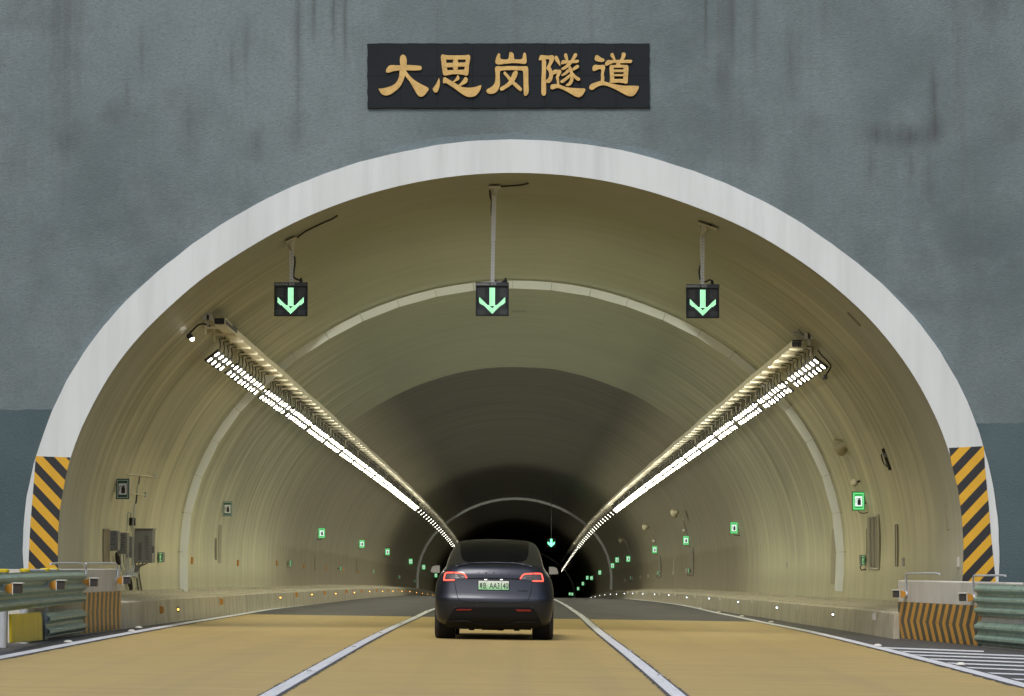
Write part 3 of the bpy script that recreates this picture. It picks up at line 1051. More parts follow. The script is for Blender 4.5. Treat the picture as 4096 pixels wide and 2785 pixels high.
STROKES = {
    'a': ((1450, 200, 5.81), [
        [(870, 180), (900, 125), (940, 110), (985, 130), (1020, 180), (1030, 260), (1025, 360), (1015, 480), (990, 600), (940, 740), (880, 850), (790, 940), (680, 1020), (600, 1055), (530, 1065), (460, 1040), (420, 1000), (368, 900), (420, 905), (560, 880), (680, 840), (760, 790), (820, 710), (855, 610), (865, 480), (880, 360), (870, 260)],
        [(545, 500), (555, 450), (600, 385), (640, 358), (720, 355), (800, 365), (1040, 350), (1340, 370), (1370, 390), (1380, 430), (1365, 465), (1330, 475), (1200, 483), (1015, 478), (860, 480), (740, 492), (640, 525), (580, 535), (550, 520)],
        [(1010, 485), (1060, 560), (1130, 640), (1240, 730), (1370, 805), (1500, 865), (1535, 895), (1540, 925), (1510, 970), (1460, 1040), (1400, 1085), (1350, 1095), (1310, 1080), (1260, 1020), (1180, 880), (1100, 740), (1030, 660), (985, 590), (960, 500)]]),
    'b': ((1720, 200, 5.81), [
        [(260, 125), (295, 105), (345, 122), (450, 130), (800, 130), (880, 115), (915, 120), (935, 150), (930, 225), (260, 230)],
        [(250, 180), (262, 125), (370, 130), (380, 300), (402, 470), (415, 580), (345, 602), (310, 585), (295, 540), (278, 400)],
        [(825, 130), (915, 120), (938, 160), (930, 240), (912, 320), (900, 480), (892, 580), (850, 605), (800, 590), (802, 400), (830, 290)],
        [(535, 200), (655, 200), (652, 480), (535, 490)],
        [(300, 312), (535, 305), (825, 293), (900, 292), (890, 390), (655, 392), (525, 405), (300, 415)],
        [(300, 478), (530, 475), (800, 462), (895, 465), (890, 580), (855, 605), (760, 580), (640, 568), (540, 568), (420, 590), (345, 602), (310, 585)],
        [(205, 650), (225, 700), (232, 760), (222, 850), (200, 930), (170, 985), (125, 998), (85, 975), (62, 910), (75, 890), (120, 830), (170, 750), (195, 680)],
        [(335, 632), (420, 680), (520, 740), (600, 785), (680, 840), (760, 870), (870, 885), (960, 882), (1060, 865), (1130, 840), (1190, 820), (1195, 840), (1180, 910), (1140, 985), (1060, 1075), (960, 1100), (870, 1095), (790, 1060), (680, 985), (580, 905), (490, 850), (400, 790), (360, 770), (310, 788), (300, 740), (305, 670)],
        [(645, 585), (680, 630), (685, 680), (665, 705), (600, 735), (540, 765), (510, 750), (570, 710), (610, 650)],
        [(830, 632), (875, 670), (878, 720), (855, 770), (780, 810), (690, 850), (640, 830), (700, 790), (760, 720), (800, 650)]]),
    'c': ((1720, 200, 5.81), [
        [(1515, 270), (1540, 180), (1570, 100), (1600, 78), (1635, 105), (1632, 215), (1750, 230), (1830, 215), (1842, 60), (1880, 50), (1930, 75), (1948, 110), (1952, 205), (1980, 225), (2100, 225), (2150, 205), (2165, 80), (2200, 60), (2230, 85), (2240, 180), (2248, 290), (2220, 325), (2180, 330), (2060, 312), (1920, 308), (1760, 325), (1590, 348), (1530, 320)],
        [(1508, 440), (1530, 390), (1580, 378), (1660, 390), (1850, 378), (2160, 388), (2240, 378), (2280, 410), (2285, 500), (2285, 720), (2298, 990), (2250, 1060), (2215, 1075), (2180, 1050), (2175, 900), (2170, 560), (2160, 500), (2130, 480), (1900, 470), (1660, 480), (1625, 500), (1622, 600), (1628, 800), (1600, 900), (1550, 980), (1470, 1020), (1380, 1030), (1330, 1000), (1305, 950), (1330, 915), (1400, 880), (1470, 830), (1510, 760), (1525, 650), (1520, 540)],
        [(1990, 480), (2030, 495), (2043, 540), (2020, 620), (1960, 730), (1900, 810), (1800, 880), (1690, 950), (1640, 950), (1617, 900), (1640, 870), (1720, 830), (1800, 770), (1850, 700), (1890, 620), (1930, 520)],
        [(1735, 500), (1780, 540), (1850, 620), (1920, 700), (1990, 760), (2080, 840), (2130, 890), (2138, 930), (2110, 970), (2060, 940), (1970, 860), (1910, 800), (1840, 720), (1760, 620), (1708, 560), (1710, 520)]]),
    'd': ((2130, 180, 6.584), [
        [(240, 390), (360, 380), (360, 600), (352, 800), (355, 950), (360, 1260), (340, 1330), (300, 1350), (255, 1330), (232, 1270), (232, 1000), (240, 800), (250, 550)],
        [(165, 370), (195, 290), (240, 268), (310, 278), (420, 290), (500, 270), (545, 280), (570, 310), (570, 360), (545, 450), (490, 540), (470, 590), (510, 650), (540, 740), (545, 800), (520, 920), (480, 980), (440, 1010), (370, 1005), (355, 960), (360, 930), (410, 890), (435, 830), (440, 760), (420, 690), (370, 640), (365, 610), (400, 540), (430, 480), (445, 420), (430, 380), (370, 375), (340, 400), (240, 405), (175, 415)],
        [(600, 295), (625, 288), (660, 305), (690, 370), (720, 450), (738, 560), (725, 565), (660, 490), (600, 420), (575, 370), (582, 320)],
        [(525, 690), (590, 650), (660, 662), (730, 655), (760, 690), (755, 740), (710, 820), (690, 860), (700, 920), (705, 980), (700, 1060), (640, 1040), (645, 980), (625, 910), (610, 860), (625, 810), (660, 750), (600, 765), (540, 800), (520, 740)],
        [(470, 1100), (480, 1060), (530, 1040), (640, 1035), (710, 1050), (800, 1090), (920, 1125), (1060, 1140), (1220, 1150), (1370, 1150), (1395, 1175), (1380, 1230), (1330, 1320), (1260, 1375), (1200, 1385), (1120, 1360), (1000, 1290), (860, 1210), (760, 1165), (690, 1140), (630, 1140), (570, 1165), (510, 1182), (475, 1160)],
        [(830, 270), (850, 235), (880, 225), (910, 245), (925, 300), (935, 370), (950, 430), (890, 430), (860, 370), (835, 310)],
        [(1130, 220), (1165, 232), (1180, 275), (1150, 330), (1100, 400), (1050, 480), (1000, 540), (930, 600), (850, 650), (790, 668), (750, 640), (770, 610), (840, 570), (890, 520), (960, 460), (1010, 410), (1060, 310), (1090, 245)],
        [(745, 510), (760, 440), (800, 402), (880, 412), (1000, 420), (1120, 405), (1200, 395), (1225, 420), (1220, 455), (1180, 480), (1060, 485), (960, 490), (850, 500), (770, 520)],
        [(960, 560), (1000, 560), (1030, 620), (1060, 700), (1080, 790), (1085, 880), (1070, 960), (1030, 1040), (970, 1085), (920, 1095), (870, 1070), (880, 1050), (950, 1000), (985, 930), (1000, 840), (985, 740), (940, 640)],
        [(920, 640), (985, 700), (920, 760), (840, 810), (770, 828), (750, 800), (790, 770), (860, 720)],
        [(985, 770), (1010, 830), (940, 900), (870, 960), (800, 1010), (750, 1005), (728, 970), (750, 940), (830, 890), (920, 820)],
        [(1040, 640), (1110, 570), (1180, 530), (1220, 550), (1230, 585), (1200, 620), (1130, 660), (1065, 690)],
        [(1070, 730), (1120, 800), (1190, 850), (1245, 880), (1255, 920), (1230, 955), (1180, 950), (1120, 900), (1070, 860), (1040, 800)]]),
    'e': ((2340, 180, 6.582), [
        [(320, 268), (370, 300), (430, 345), (500, 370), (520, 395), (500, 435), (450, 458), (400, 448), (360, 445), (300, 430), (255, 400), (250, 360), (265, 310), (285, 280)],
        [(190, 640), (205, 570), (250, 525), (310, 535), (400, 540), (490, 525), (530, 550), (530, 620), (510, 690), (490, 770), (510, 860), (505, 930), (500, 980), (410, 960), (425, 880), (415, 780), (430, 700), (430, 655), (390, 640), (330, 655), (260, 690), (210, 690)],
        [(105, 1120), (125, 1070), (180, 1025), (300, 985), (400, 950), (490, 960), (640, 1005), (760, 1030), (880, 1060), (1040, 1080), (1200, 1078), (1400, 1082), (1422, 1110), (1400, 1180), (1340, 1280), (1280, 1340), (1200, 1360), (1120, 1345), (980, 1275), (840, 1195), (690, 1125), (570, 1080), (480, 1062), (380, 1080), (290, 1125), (220, 1180), (170, 1195), (125, 1170)],
        [(665, 260), (690, 225), (720, 215), (750, 235), (775, 300), (800, 380), (830, 440), (760, 420), (720, 360), (675, 310)],
        [(965, 225), (1010, 200), (1060, 215), (1075, 260), (1060, 320), (1020, 390), (970, 430), (900, 430), (940, 360), (965, 290)],
        [(525, 500), (545, 440), (600, 405), (680, 405), (860, 400), (1040, 400), (1200, 395), (1240, 410), (1240, 450), (1210, 485), (1100, 480), (960, 485), (800, 475), (700, 490), (620, 535), (570, 555), (535, 540)],
        [(815, 460), (930, 460), (925, 570), (820, 570)],
        [(640, 570), (680, 535), (750, 535), (760, 700), (770, 900), (765, 990), (720, 1020), (650, 1010), (658, 860), (650, 720)],
        [(1010, 545), (1110, 530), (1140, 570), (1145, 640), (1135, 760), (1128, 900), (1125, 1000), (1095, 1035), (1010, 1000), (1005, 900), (1018, 700)],
        [(690, 535), (1110, 530), (1110, 605), (690, 610)],
        [(700, 655), (1100, 655), (1100, 722), (700, 722)],
        [(700, 778), (1100, 778), (1100, 830), (700, 830)],
        [(690, 905), (1110, 905), (1125, 1000), (1095, 1035), (1000, 1010), (880, 995), (750, 1005), (690, 1000)]]),
}


def name_plaque():
    c = at(2034, 303, P - .06)
    root = thing('name_plaque', (c.x, P - .001, c.z), 'long black stone name plaque with five raised gold characters above the arch', 'name plaque')
    px = [(1468, 176)]
    for k in range(1, 40):
        px.append((1468 + (2599 - 1468) * k / 40, 174 + random.uniform(-1, 1)))
    px += [(2598, 174)]
    for k in range(1, 12):
        px.append((2598 + 2 * (k / 12) + random.uniform(-2.5, 1.5), 174 + 258 * k / 12))
    px += [(2601, 431)]
    for k in range(1, 40):
        px.append((2601 + (1470 - 2601) * k / 40, 431 + 2 * k / 40 + random.uniform(-1, 1)))
    px += [(1470, 433)]
    for k in range(1, 12):
        px.append((1470 - 2 * k / 12 + random.uniform(-1.5, 3), 433 - 257 * k / 12))
    w = [at(x, y, P - .04) - c for x, y in px]
    b = MB()
    b.slab([(p.x, p.z) for p in w], (0, 0, 0), (1, 0, 0), (0, 0, 1), (0, -1, 0), .04)
    b.build('panel', M['plaque'], root, sharp=30)
    for key, ((ox, oy, k), strokes) in STROKES.items():
        b = MB()
        for i, s_ in enumerate(strokes):
            # round the traced outline a little
            pts = [at(ox + x / k, oy + y / k, P - .05) - c for x, y in s_]
            q = [(p.x, p.z) for p in pts]
            out = []
            for j in range(len(q)):
                a, d = q[j], q[(j + 1) % len(q)]
                out.append((a[0] * .78 + d[0] * .22, a[1] * .78 + d[1] * .22))
                out.append((a[0] * .22 + d[0] * .78, a[1] * .22 + d[1] * .78))
            b.slab(out, (0, -.038, 0), (1, 0, 0), (0, 0, 1), (0, -1, 0), .028 + .0016 * i)
        b.build('character', M['gold'], root, sharp=30)
LED_W, LED_FAR = 62, 85
# ------------------------------------------------------------------ lane signals
def lane_signal(px0, px1, py0, py1, anchor, label, Y, cable, rail_px):
    """px0..py1: the box in the photograph; anchor: the top of its post"""
    a, b_ = at(px0, py0, Y), at(px1, py1, Y)
    w, h = b_.x - a.x, a.z - b_.z
    cx, zt = (a.x + b_.x) / 2, a.z
    zb = b_.z
    root = thing('lane_signal', (cx, Y, zb), label, 'lane signal', 'green arrow signals under the vault')
    m = MB()
    m.box((-w / 2, 0, 0), (w / 2, .14, h))
    m.build('housing', M['housing'], root, bevel=.006)
    m = MB()
    m.box((-w / 2 - .003, -.05, h * .885), (w / 2 + .003, .142, h + .003))
    m.build('hood', M['housing_top'], root, bevel=.008)
    m = MB()
    m.box((-w * .41, -.006, h * .035), (w * .41, -.001, h * .865))
    scr = m
    # arrow of light dots
    glow, core = MB(), MB()
    pitch = w / 29
    zs = h * .865
    for i in range(-14, 15):
        for j in range(0, 29):
            x, z = i * pitch, zs - .02 - j * pitch * .96
            if z < h * .035:
                continue
            u, v = x / w, (zs - z) / w      # v downwards
            on = (abs(u) < .074 and v < .565)
            dv = .80 - abs(u) * .86
            on = on or (dv - .15 < v < dv and abs(u) < .41 and not (v > .80))
            if on:
                ring = [(x + pitch * .40 * math.cos(t * PI / 3), -.010, z + pitch * .40 * math.sin(t * PI / 3)) for t in range(6)]
                core.face(ring)
            elif (i + j) % 2 == 0 and (abs(abs(i) - 10) < 4) and (j < 9 or j > 19):
                r2 = pitch * .16
                scr.face([(x - r2, -.008, z - r2), (x + r2, -.008, z - r2), (x + r2, -.008, z + r2), (x - r2, -.008, z + r2)], 1)
    core.build('arrow', M['arrow_core'], root, sharp=0, fix=False)
    scr.build('screen', [M['screen'], M['letters']], root, sharp=0, fix=False)
    # maker's lettering on the hood
    me = text_mesh('DIANMING 电明', .052, .001)
    me.materials.clear()
    me.materials.append(M['letters'])
    o = bpy.data.objects.new('lettering', me)
    C.objects.link(o)
    o.parent = root
    o.rotation_euler = (PI / 2, 0, 0)
    o.location = (-w * .20, -.052, h * .942)
    # post
    top = at(anchor[0], anchor[1], Y)
    pt = Vector((top.x - cx, .07, top.z - zb))
    pb = Vector((at(anchor[2], py0, Y).x - cx, .07, h))
    m = MB()
    L = pt - pb
    ux = Vector((.032, 0, 0))
    uy = Vector((0, .03, 0))
    for (f0, f1, k) in ((0, .45, 1.0), (.44, 1.0, 1.22)):
        q0, q1 = pb + L * f0, pb + L * f1
        lo = [q0 - ux * k - uy * k, q0 + ux * k - uy * k, q0 + ux * k + uy * k, q0 - ux * k + uy * k]
        hi = [q1 - ux * k - uy * k, q1 + ux * k - uy * k, q1 + ux * k + uy * k, q1 - ux * k + uy * k]
        for i in range(4):
            m.face([lo[i], lo[(i + 1) % 4], hi[(i + 1) % 4], hi[i]])
        m.face(hi)
        m.face(lo[::-1])
    n = int(L.length / .055)
    for i in range(1, n):
        q = pb + L * (i / n)
        if anchor[1] < 800 and i / n > .42:
            break
        k = 1.22 if i / n > .44 else 1.0
        r = .008
        m.face([q + Vector((r * math.cos(t * PI / 3), -.0305 * k - .002, r * math.sin(t * PI / 3))) for t in range(6)], 1)
    m.box((pb.x - .15, .0, h), (pb.x + .15, .14, h + .014))
    m.build('post', [M['pole'], M['dark']], root, sharp=30)
    # ceiling plate
    m = MB()
    q0, q1 = wp(rail_px[0], rail_px[1], .04) - root.location, wp(rail_px[2], rail_px[3], .04) - root.location
    m.tube([q0, q1], .032, 4)
    m.tube([q0 + Vector((0, .14, .0)), q1 + Vector((0, .14, .0))], .032, 4)
    t0 = q0.lerp(q1, .45)
    m.tube([t0 + Vector((0, .07, .03)), pt + Vector((0, 0, -.16))], [.09, .045], 4)
    m.build('ceiling_bracket', M['galv'], root, sharp=30)
    m = MB()
    for i_, path in enumerate(cable):
        if i_ == len(cable) - 1:
            m.tube([wp(x, y, .035) - root.location for x, y, dy in path], .017, 7)
        else:
            m.tube([Vector((at(x, y, Y).x - cx, dy, at(x, y, Y).z - zb)) for x, y, dy in path], .017, 7)
    m.build('cable', M['black'], root, sharp=60)
    m = MB()
    g = at(cable[0][-1][0], cable[0][-1][1], Y)
    m.lathe([(0, 0), (.03, 0), (.03, .05), (.02, .06), (.02, .09), (0, .09)], (g.x - cx, .06, h), (0, 0, 1), 10)
    m.build('cable_gland', M['black'], root, sharp=40)
    return root


def signals():
    k = 3.16
    z = lambda x, y, d=.07: (1050 + x / k, 800 + y / k, d)
    lane_signal(1097, 1229, 1131, 1264, (1166, 962, 1164.5), 'green arrow signal on a short post near the arch above the cabinet wall', 55.0,
                [[z(388, 960), z(395, 980), z(430, 1000), z(465, 1012), z(484, 1042)], [z(398, 705), z(408, 760), z(405, 820), z(394, 880), z(388, 960)], [z(345, 620), z(333, 580), z(333, 545), z(345, 520)],
                 [z(380, 478), z(430, 450), z(525, 380), z(660, 312), z(800, 247), z(860, 225), z(930, 180)]], (1050 + 275 / k, 800 + 505 / k, 1050 + 405 / k, 800 + 445 / k))
    k2 = 2.633
    q = lambda x, y, d=.07: (1850 + x / k2, 680 + y / k2, d)
    lane_signal(1903, 2035, 1131, 1263, (1977, 742, 1969.5), 'green arrow signal on the tallest white post, hanging below the crown of the arch', 54.6,
                [[q(340, 1165), q(370, 1178), q(410, 1180), q(440, 1168), q(455, 1176)], [q(308, 480), q(303, 400), q(307, 330), q(290, 260), q(286, 215), q(300, 180), q(315, 168)],
                 [q(360, 158), q(440, 152), q(560, 145), q(630, 138), q(690, 122)]], (1850 + 275 / k2, 680 + 150 / k2, 1850 + 400 / k2, 680 + 148 / k2))
    k3 = 3.363
    r = lambda x, y, d=.07: (2650 + x / k3, 830 + y / k3, d)
    lane_signal(2745, 2877, 1139, 1272, (2810, 905, 2810.5), 'green arrow signal on a perforated post above the loudspeaker wall', 55.0,
                [[r(565, 995), r(590, 995), r(615, 980), r(640, 970), r(665, 985), r(670, 1010)], [r(515, 770), r(498, 830), r(496, 890), r(505, 940), r(515, 975)], [r(565, 350), r(585, 290), r(610, 255), r(665, 215)]],
                (2650 + 500 / k3, 830 + 172 / k3, 2650 + 765 / k3, 830 + 262 / k3))
    # far arrow deep in the tunnel
    Y = 215.0
    c = at(2205, 2172, Y)
    w = .62
    root = thing('lane_signal', (c.x, Y, c.z - w / 2), 'tiny far green arrow signal glowing in the dark beside the car roof', 'lane signal', 'green arrow signals under the vault')
    m = MB()
    m.box((-w / 2, 0, 0), (w / 2, .14, w))
    m.build('housing', M['housing'], root, bevel=.006)
    m = MB()
    m.slab([(-.07, .58), (.07, .58), (.07, .26), (.24, .40), (.24, .25), (0, .03), (-.24, .25), (-.24, .40), (-.07, .26)], (0, -.004, 0), (1, 0, 0), (0, 0, 1), (0, -1, 0), .01)
    m.build('arrow', M['arrow'], root, sharp=0)
    m = MB()
    m.tube([(0, .07, w), (0, .07, wall_top(c.x, Y) - (c.z - w / 2))], .022, 6)
    m.build('post', M['black'], root)


def wall_top(x, Y):
    lo, hi = 3.0 + dz(Y), 9.0 + dz(Y)
    for _ in range(40):
        m = (lo + hi) / 2
        if inside(x - dxc(Y), m - dz(Y)):
            lo = m
        else:
            hi = m
    return lo


# ------------------------------------------------------------------ cable trays and lamps
def trays_and_lamps():
    cfg = []
    for sd, tpx, rail_a, rail_b, lamp_up, lamp_lo, Y0, lamp0, word in (
            (-1, (877, 1289), None, None, (1019, 1530), (994, 1549), 57.2, 68.5, 'cabinet'),
            (1, (3187, 1377), None, None, (3098, 1565), (3121, 1584), 60.6, 69.5, 'loudspeaker')):
        t = at(tpx[0], tpx[1], Y0)
        tx, tz = t.x - dxc(Y0), t.z - dz(Y0)
        YL = lamp0
        u, l = at(lamp_up[0], lamp_up[1], YL), at(lamp_lo[0], lamp_lo[1], YL)
        ux, uz = u.x - dxc(YL), u.z - dz(YL)
        lx, lz = l.x - dxc(YL), l.z - dz(YL)
        rx = lambda px: ray(px, 1500).x / ray(px, 1500).y
        lamp0 = YL * rx(lamp_up[0]) / rx(861 if sd < 0 else 3261)
        root = thing('cable_tray', (tx, Y0, tz), 'long pale cable tray on brackets above the lamp row, %s side' % word, 'cable tray', 'cable trays over the lamp rows')
        pos = lambda x, y, z: (x - tx + dxc(y), y - Y0, z + dz(y) - tz)
        ys = [Y0 + 2.5 * i for i in range(96)] + [300 + 12 * i for i in range(14)]
        m = MB()
        wv = lambda y: (.012 * math.sin(y * .37) + .008 * math.sin(y * .91))
        hw, hh, th = .105, .058, .008
        prf = [(-hw, hh), (-hw, -hh), (hw, -hh), (hw, hh), (hw - th, hh), (hw - th, -hh + th), (-hw + th, -hh + th), (-hw + th, hh)]
        m.grid([[pos(tx + a, y, tz + b + wv(y)) for a, b in prf] for y in ys], closed=True)
        m.face([pos(tx + a, ys[0], tz + b) for a, b in prf])
        m.build('tray', M['tray'], root, sharp=30)
        m = MB()
        for a in (-.06, -.02, .03, .065):
            m.tube([pos(tx + a, y, tz - .025 + wv(y)) for y in ys[:60]], .022, 6)
        m.box((-hw + .012, .03, -hh + .012), (hw - .012, 2.5, hh - .004))  # black box standing for the shade inside the open tray end
        m.build('cable', M['black'], root, sharp=60)
        m = MB()
        m.grid([[pos(tx + a, y, tz + hh + wv(y) + b) for a, b in ((-hw - .004, -.012), (-hw - .004, .006), (hw + .004, .006), (hw + .004, -.012))] for y in ys])
        m.build('lid', M['tray'], root, sharp=30)
        # struts
        m = MB()
        ox = sd * .30
        m.box((min(-sd * .13, ox), -.022, -hh - .045), (max(-sd * .13, ox), .022, -hh - .002))
        m.box((min(ox, ox - sd * .035), -.03, -hh - .16), (max(ox, ox - sd * .035), .03, -hh + .02))
        xa, za = tx + ox, tz - hh
        top = wall_top(xa, P)
        m.box((min(ox - sd * .02, ox - sd * .03), -.02, -hh - .02), (max(ox - sd * .02, ox - sd * .03) + .006, .02, top - tz + .06))
        sme = m.mesh('bracket', M['tray'])
        m2 = MB()
        m2.slab([(-.05, -.05), (.05, -.05), (.06, .03), (.02, .09), (-.04, .08)], (0, 0, 0), (1, 0, 0), (0, 0, 1), (0, 1, 0), .01)
        y = Y0 + .25
        n = 0
        rest = MB()
        while y < 330:
            if n < 100:
                o = bpy.data.objects.new('bracket', sme)
                C.objects.link(o)
                o.parent = root
                o.location = pos(tx, y, tz)
            else:
                for p in sme.polygons:
                    rest.face([Vector(sme.vertices[v].co) + Vector(pos(tx, y, tz)) for v in p.vertices])
            n += 1
            y += 1.70
        if rest.f:
            o = rest.build('bracket', M['tray'], root)
            o['kind'] = 'stuff'
        # a hanger plate where the tray starts
        m = MB()
        tp = wall_top(tx + sd * .2, P) - tz
        m.box((sd * .2 - .02, -.25, -.10), (sd * .2 + .02, -.235, tp + .03))
        m.box((sd * .2 - .1, -.25, tp - .16), (sd * .2 + .1, -.24, tp - .05))
        if sd > 0:
            for (p, q) in (((3183, 1326), (3225, 1346)), ((3196, 1314), (3250, 1362)), ((3222, 1353), (3238, 1373))):
                a_, b_ = wp(p[0], p[1], .04) - root.location, wp(q[0], q[1], .04) - root.location
                m.tube([a_, b_], .022, 4)
        m.build('hanger', M['galv'], root)
        cfg.append((sd, tx, tz, ux, uz, lx, lz, lamp0, word))
    # the lamp: a plate with two modules of two lenses, on a bent conduit from the tray
    protos = {}
    for (sd, tx, tz, ux, uz, lx, lz, lamp0, word) in cfg:
        cx, cz = (ux + lx) / 2, (uz + lz) / 2
        d = Vector((ux - lx, 0, uz - lz))
        d.normalize()
        nrm = Vector((-sd * abs(d.z), 0, -abs(d.x)))
        nrm.normalize()
        half = math.hypot(ux - lx, uz - lz) / 2
        for far in (0, 1):
            root = thing('twin_lamp', (cx, lamp0, cz), 'twin floodlight in the row below the tray', 'floodlight', 'x')
            m = MB()
            a, b = d * (half + .085), nrm * .03
            yv = Vector((0, .13, 0))
            q = [(-a - yv), (a - yv), (a + yv), (-a + yv)]
            for k in (0, 1):
                pass
            lo = [p - nrm * .05 for p in q]
            hi = [p + nrm * .0 for p in q]
            m.face(hi)
            m.face(lo[::-1])
            for i in range(4):
                m.face([lo[i], lo[(i + 1) % 4], hi[(i + 1) % 4], hi[i]])
            m.build('housing', M['dark'], root, sharp=30)
            me = None
            for s_ in (1, -1):
                c0 = d * (half * s_)
                mm = MB()
                for e in (1, -1):
                    mm.dome(c0 + d * (.026 * e) + nrm * .004, nrm - Vector((0, .35, 0)), .0275, .026, 7, 2)
                mm.build('led_module', M['led_far' if far else 'led'], root, sharp=60)
            m = MB()
            st = Vector((tx - cx + sd * .12, 0, tz - .10 - cz))
            en = d * (half + .09) - nrm * .02
            md = Vector(((st.x + en.x) / 2 + sd * .06, 0, st.z - .015))
            p3 = Vector((en.x - sd * .015, 0, en.z + .10))
            m.tube([st, st.lerp(md, .5) + Vector((0, 0, .01)), md, p3, en], .013, 6)
            m.build('cable', M['dark'], root, sharp=60)
            ld = bpy.data.lights.new('led_light', 'SPOT')
            ld.energy = LED_W if not far else LED_FAR
            ld.color = (1.0, .955, .77)
            ld.spot_size = math.radians(173)
            ld.spot_blend = .55
            ld.shadow_soft_size = .03
            lo_ = bpy.data.objects.new('led_light', ld)
            C.objects.link(lo_)
            lo_.parent = root
            lo_.location = nrm * .05
            lo_.rotation_euler = (-(nrm + d * .22 + Vector((0, .26, 0)))).to_track_quat('Z', 'Y').to_euler()
            protos[(sd, far)] = root
        # small single lamp between the banks
        root = thing('pilot_lamp', (cx, lamp0, cz), 'small single lamp between two banks', 'lamp', 'x')
        m = MB()
        m.lathe([(0, -.03), (.035, -.03), (.035, .01), (0, .01)], d * half - nrm * .0, nrm, 10)
        m.build('housing', M['dark'], root, sharp=30)
        m = MB()
        m.dome(d * half + nrm * .008, nrm - Vector((0, .4, 0)), .024, .022, 7, 2)
        m.build('led_module', M['led'], root, sharp=60)
        protos[(sd, 'p')] = root
    ordw = ['first', 'second', 'third', 'fourth', 'fifth', 'sixth', 'seventh', 'eighth', 'ninth', 'tenth', 'eleventh', 'twelfth', 'thirteenth', 'fourteenth', 'fifteenth', 'sixteenth', 'seventeenth']
    for (sd, tx, tz, ux, uz, lx, lz, lamp0, word) in cfg:
        cx, cz = (ux + lx) / 2, (uz + lz) / 2
        y = lamp0
        k = 0
        bank = 0
        used = set()
        stuff = MB()
        while y < 400:
            if y < 183:
                if k % 10 == (4 if sd < 0 else 8):
                    key = (sd, 'p')
                    lab = 'tiny single lamp between the %s and next lamp banks over the %s wall' % (ordw[bank], word)
                    grp = 'pilot lamps between banks %s %d' % (word, bank)
                    bank += 1
                else:
                    key = (sd, 0)
                    lab = 'white twin floodlight in the %s dense bank from the portal over the %s wall' % (ordw[bank], word)
                    grp = 'floodlights of the %s bank, %s side' % (ordw[bank], word)
                step = .82
            else:
                key = (sd, 1)
                lab = 'white twin floodlight in the sparse far stretch of the row over the %s wall' % word
                grp = 'sparse far floodlights, %s side' % word
                step = 5.6
            if y < 290:
                pr = protos[key]
                o = pr if key not in used else copy_tree(pr)
                used.add(key)
                j = 0 if y > 183 else random.uniform(-.012, .012)
                o.location = (cx + dxc(y), y, cz + dz(y) + j)
                o['label'], o['group'] = lab, grp
            else:
                for e in (1, -1):
                    stuff.dome((cx + dxc(y), y, cz + dz(y) + .08 * e), (-sd, -.5, -.5), .03, .03, 6, 2)
            y += step
            k += 1
        o = stuff.build('distant_lamps', M['led_far'], sharp=60)
        tag(o, 'string of tiny distant lamps fading down the tunnel on the %s side' % word, 'lamps', kind='stuff')
    # lone spotlight on a bent cable and the black camera at the other row's end
    k = 2.257
    Y = 57.0
    z = lambda x, y: at(x / k, 1000 + y / k, Y)
    c = z(1735, 805)
    root = thing('spotlight', c, 'lone small white spotlight hanging from a bent black cable', 'spotlight')
    m = MB()
    m.tube([z(x, y) - c for x, y in ((1900, 690), (1860, 672), (1820, 668), (1785, 680), (1750, 715), (1710, 755), (1705, 775))], .018, 7)
    m.build('cable', M['black'], root, sharp=60)
    m = MB()
    p = z(1712, 780) - c
    m.box((p.x - .05, -.05, p.z - .04), (p.x + .05, .05, p.z + .04), M=None)
    m.lathe([(.0, -.10), (.035, -.10), (.045, -.01), (.0, -.01)], (0, 0, 0), (.45, -.3, -.8), 12)
    m.build('housing', M['dark'], root, sharp=30)
    m = MB()
    m.dome((0, 0, 0), (.45, -.6, -.75), .042, .035, 10, 3)
    m.build('led_module', M['spot'], root, sharp=60)
    Y = 61.0
    z = lambda x, y: at(3096 + x / k, 1000 + y / k, Y)
    c = z(462, 1150)
    root = thing('camera', c, 'small black box camera hanging on a cable below the lamp row end', 'camera')
    m = MB()
    m.box((-.042, -.06, -.042), (.042, .08, .042))
    m.build('body', M['black'], root, bevel=.008)
    m = MB()
    m.tube([z(x, y) - c for x, y in ((470, 1130), (490, 1100), (512, 1060), (512, 1040), (470, 990), (430, 950), (395, 905))], .016, 7)
    m.build('cable', M['black'], root, sharp=60)
    m = MB()
    m.lathe([(0, 0), (.022, 0), (.024, .02), (0, .02)], (0, -.06, 0), (0, -1, 0), 12)
    m.build('lens', M['dark'], root, sharp=30)


# ------------------------------------------------------------------ wall things
def side_of(px):
    return -1 if px < 2097 else 1


def copy_at(proto, loc, label, group=None, first=[]):
    if proto.name in first:
        o = copy_tree(proto)
    else:
        first.append(proto.name)
        o = proto
    o.location = loc
    o['label'] = label
    if group:
        o['group'] = group
    return o


ORD = ['first', 'second', 'third', 'fourth', 'fifth', 'sixth', 'seventh', 'eighth', 'ninth', 'tenth', 'eleventh', 'twelfth', 'thirteenth', 'fourteenth', 'fifteenth', 'sixteenth', 'seventeenth', 'eighteenth', 'nineteenth', 'twentieth']
SIDE = {-1: 'cabinet side', 1: 'loudspeaker side'}


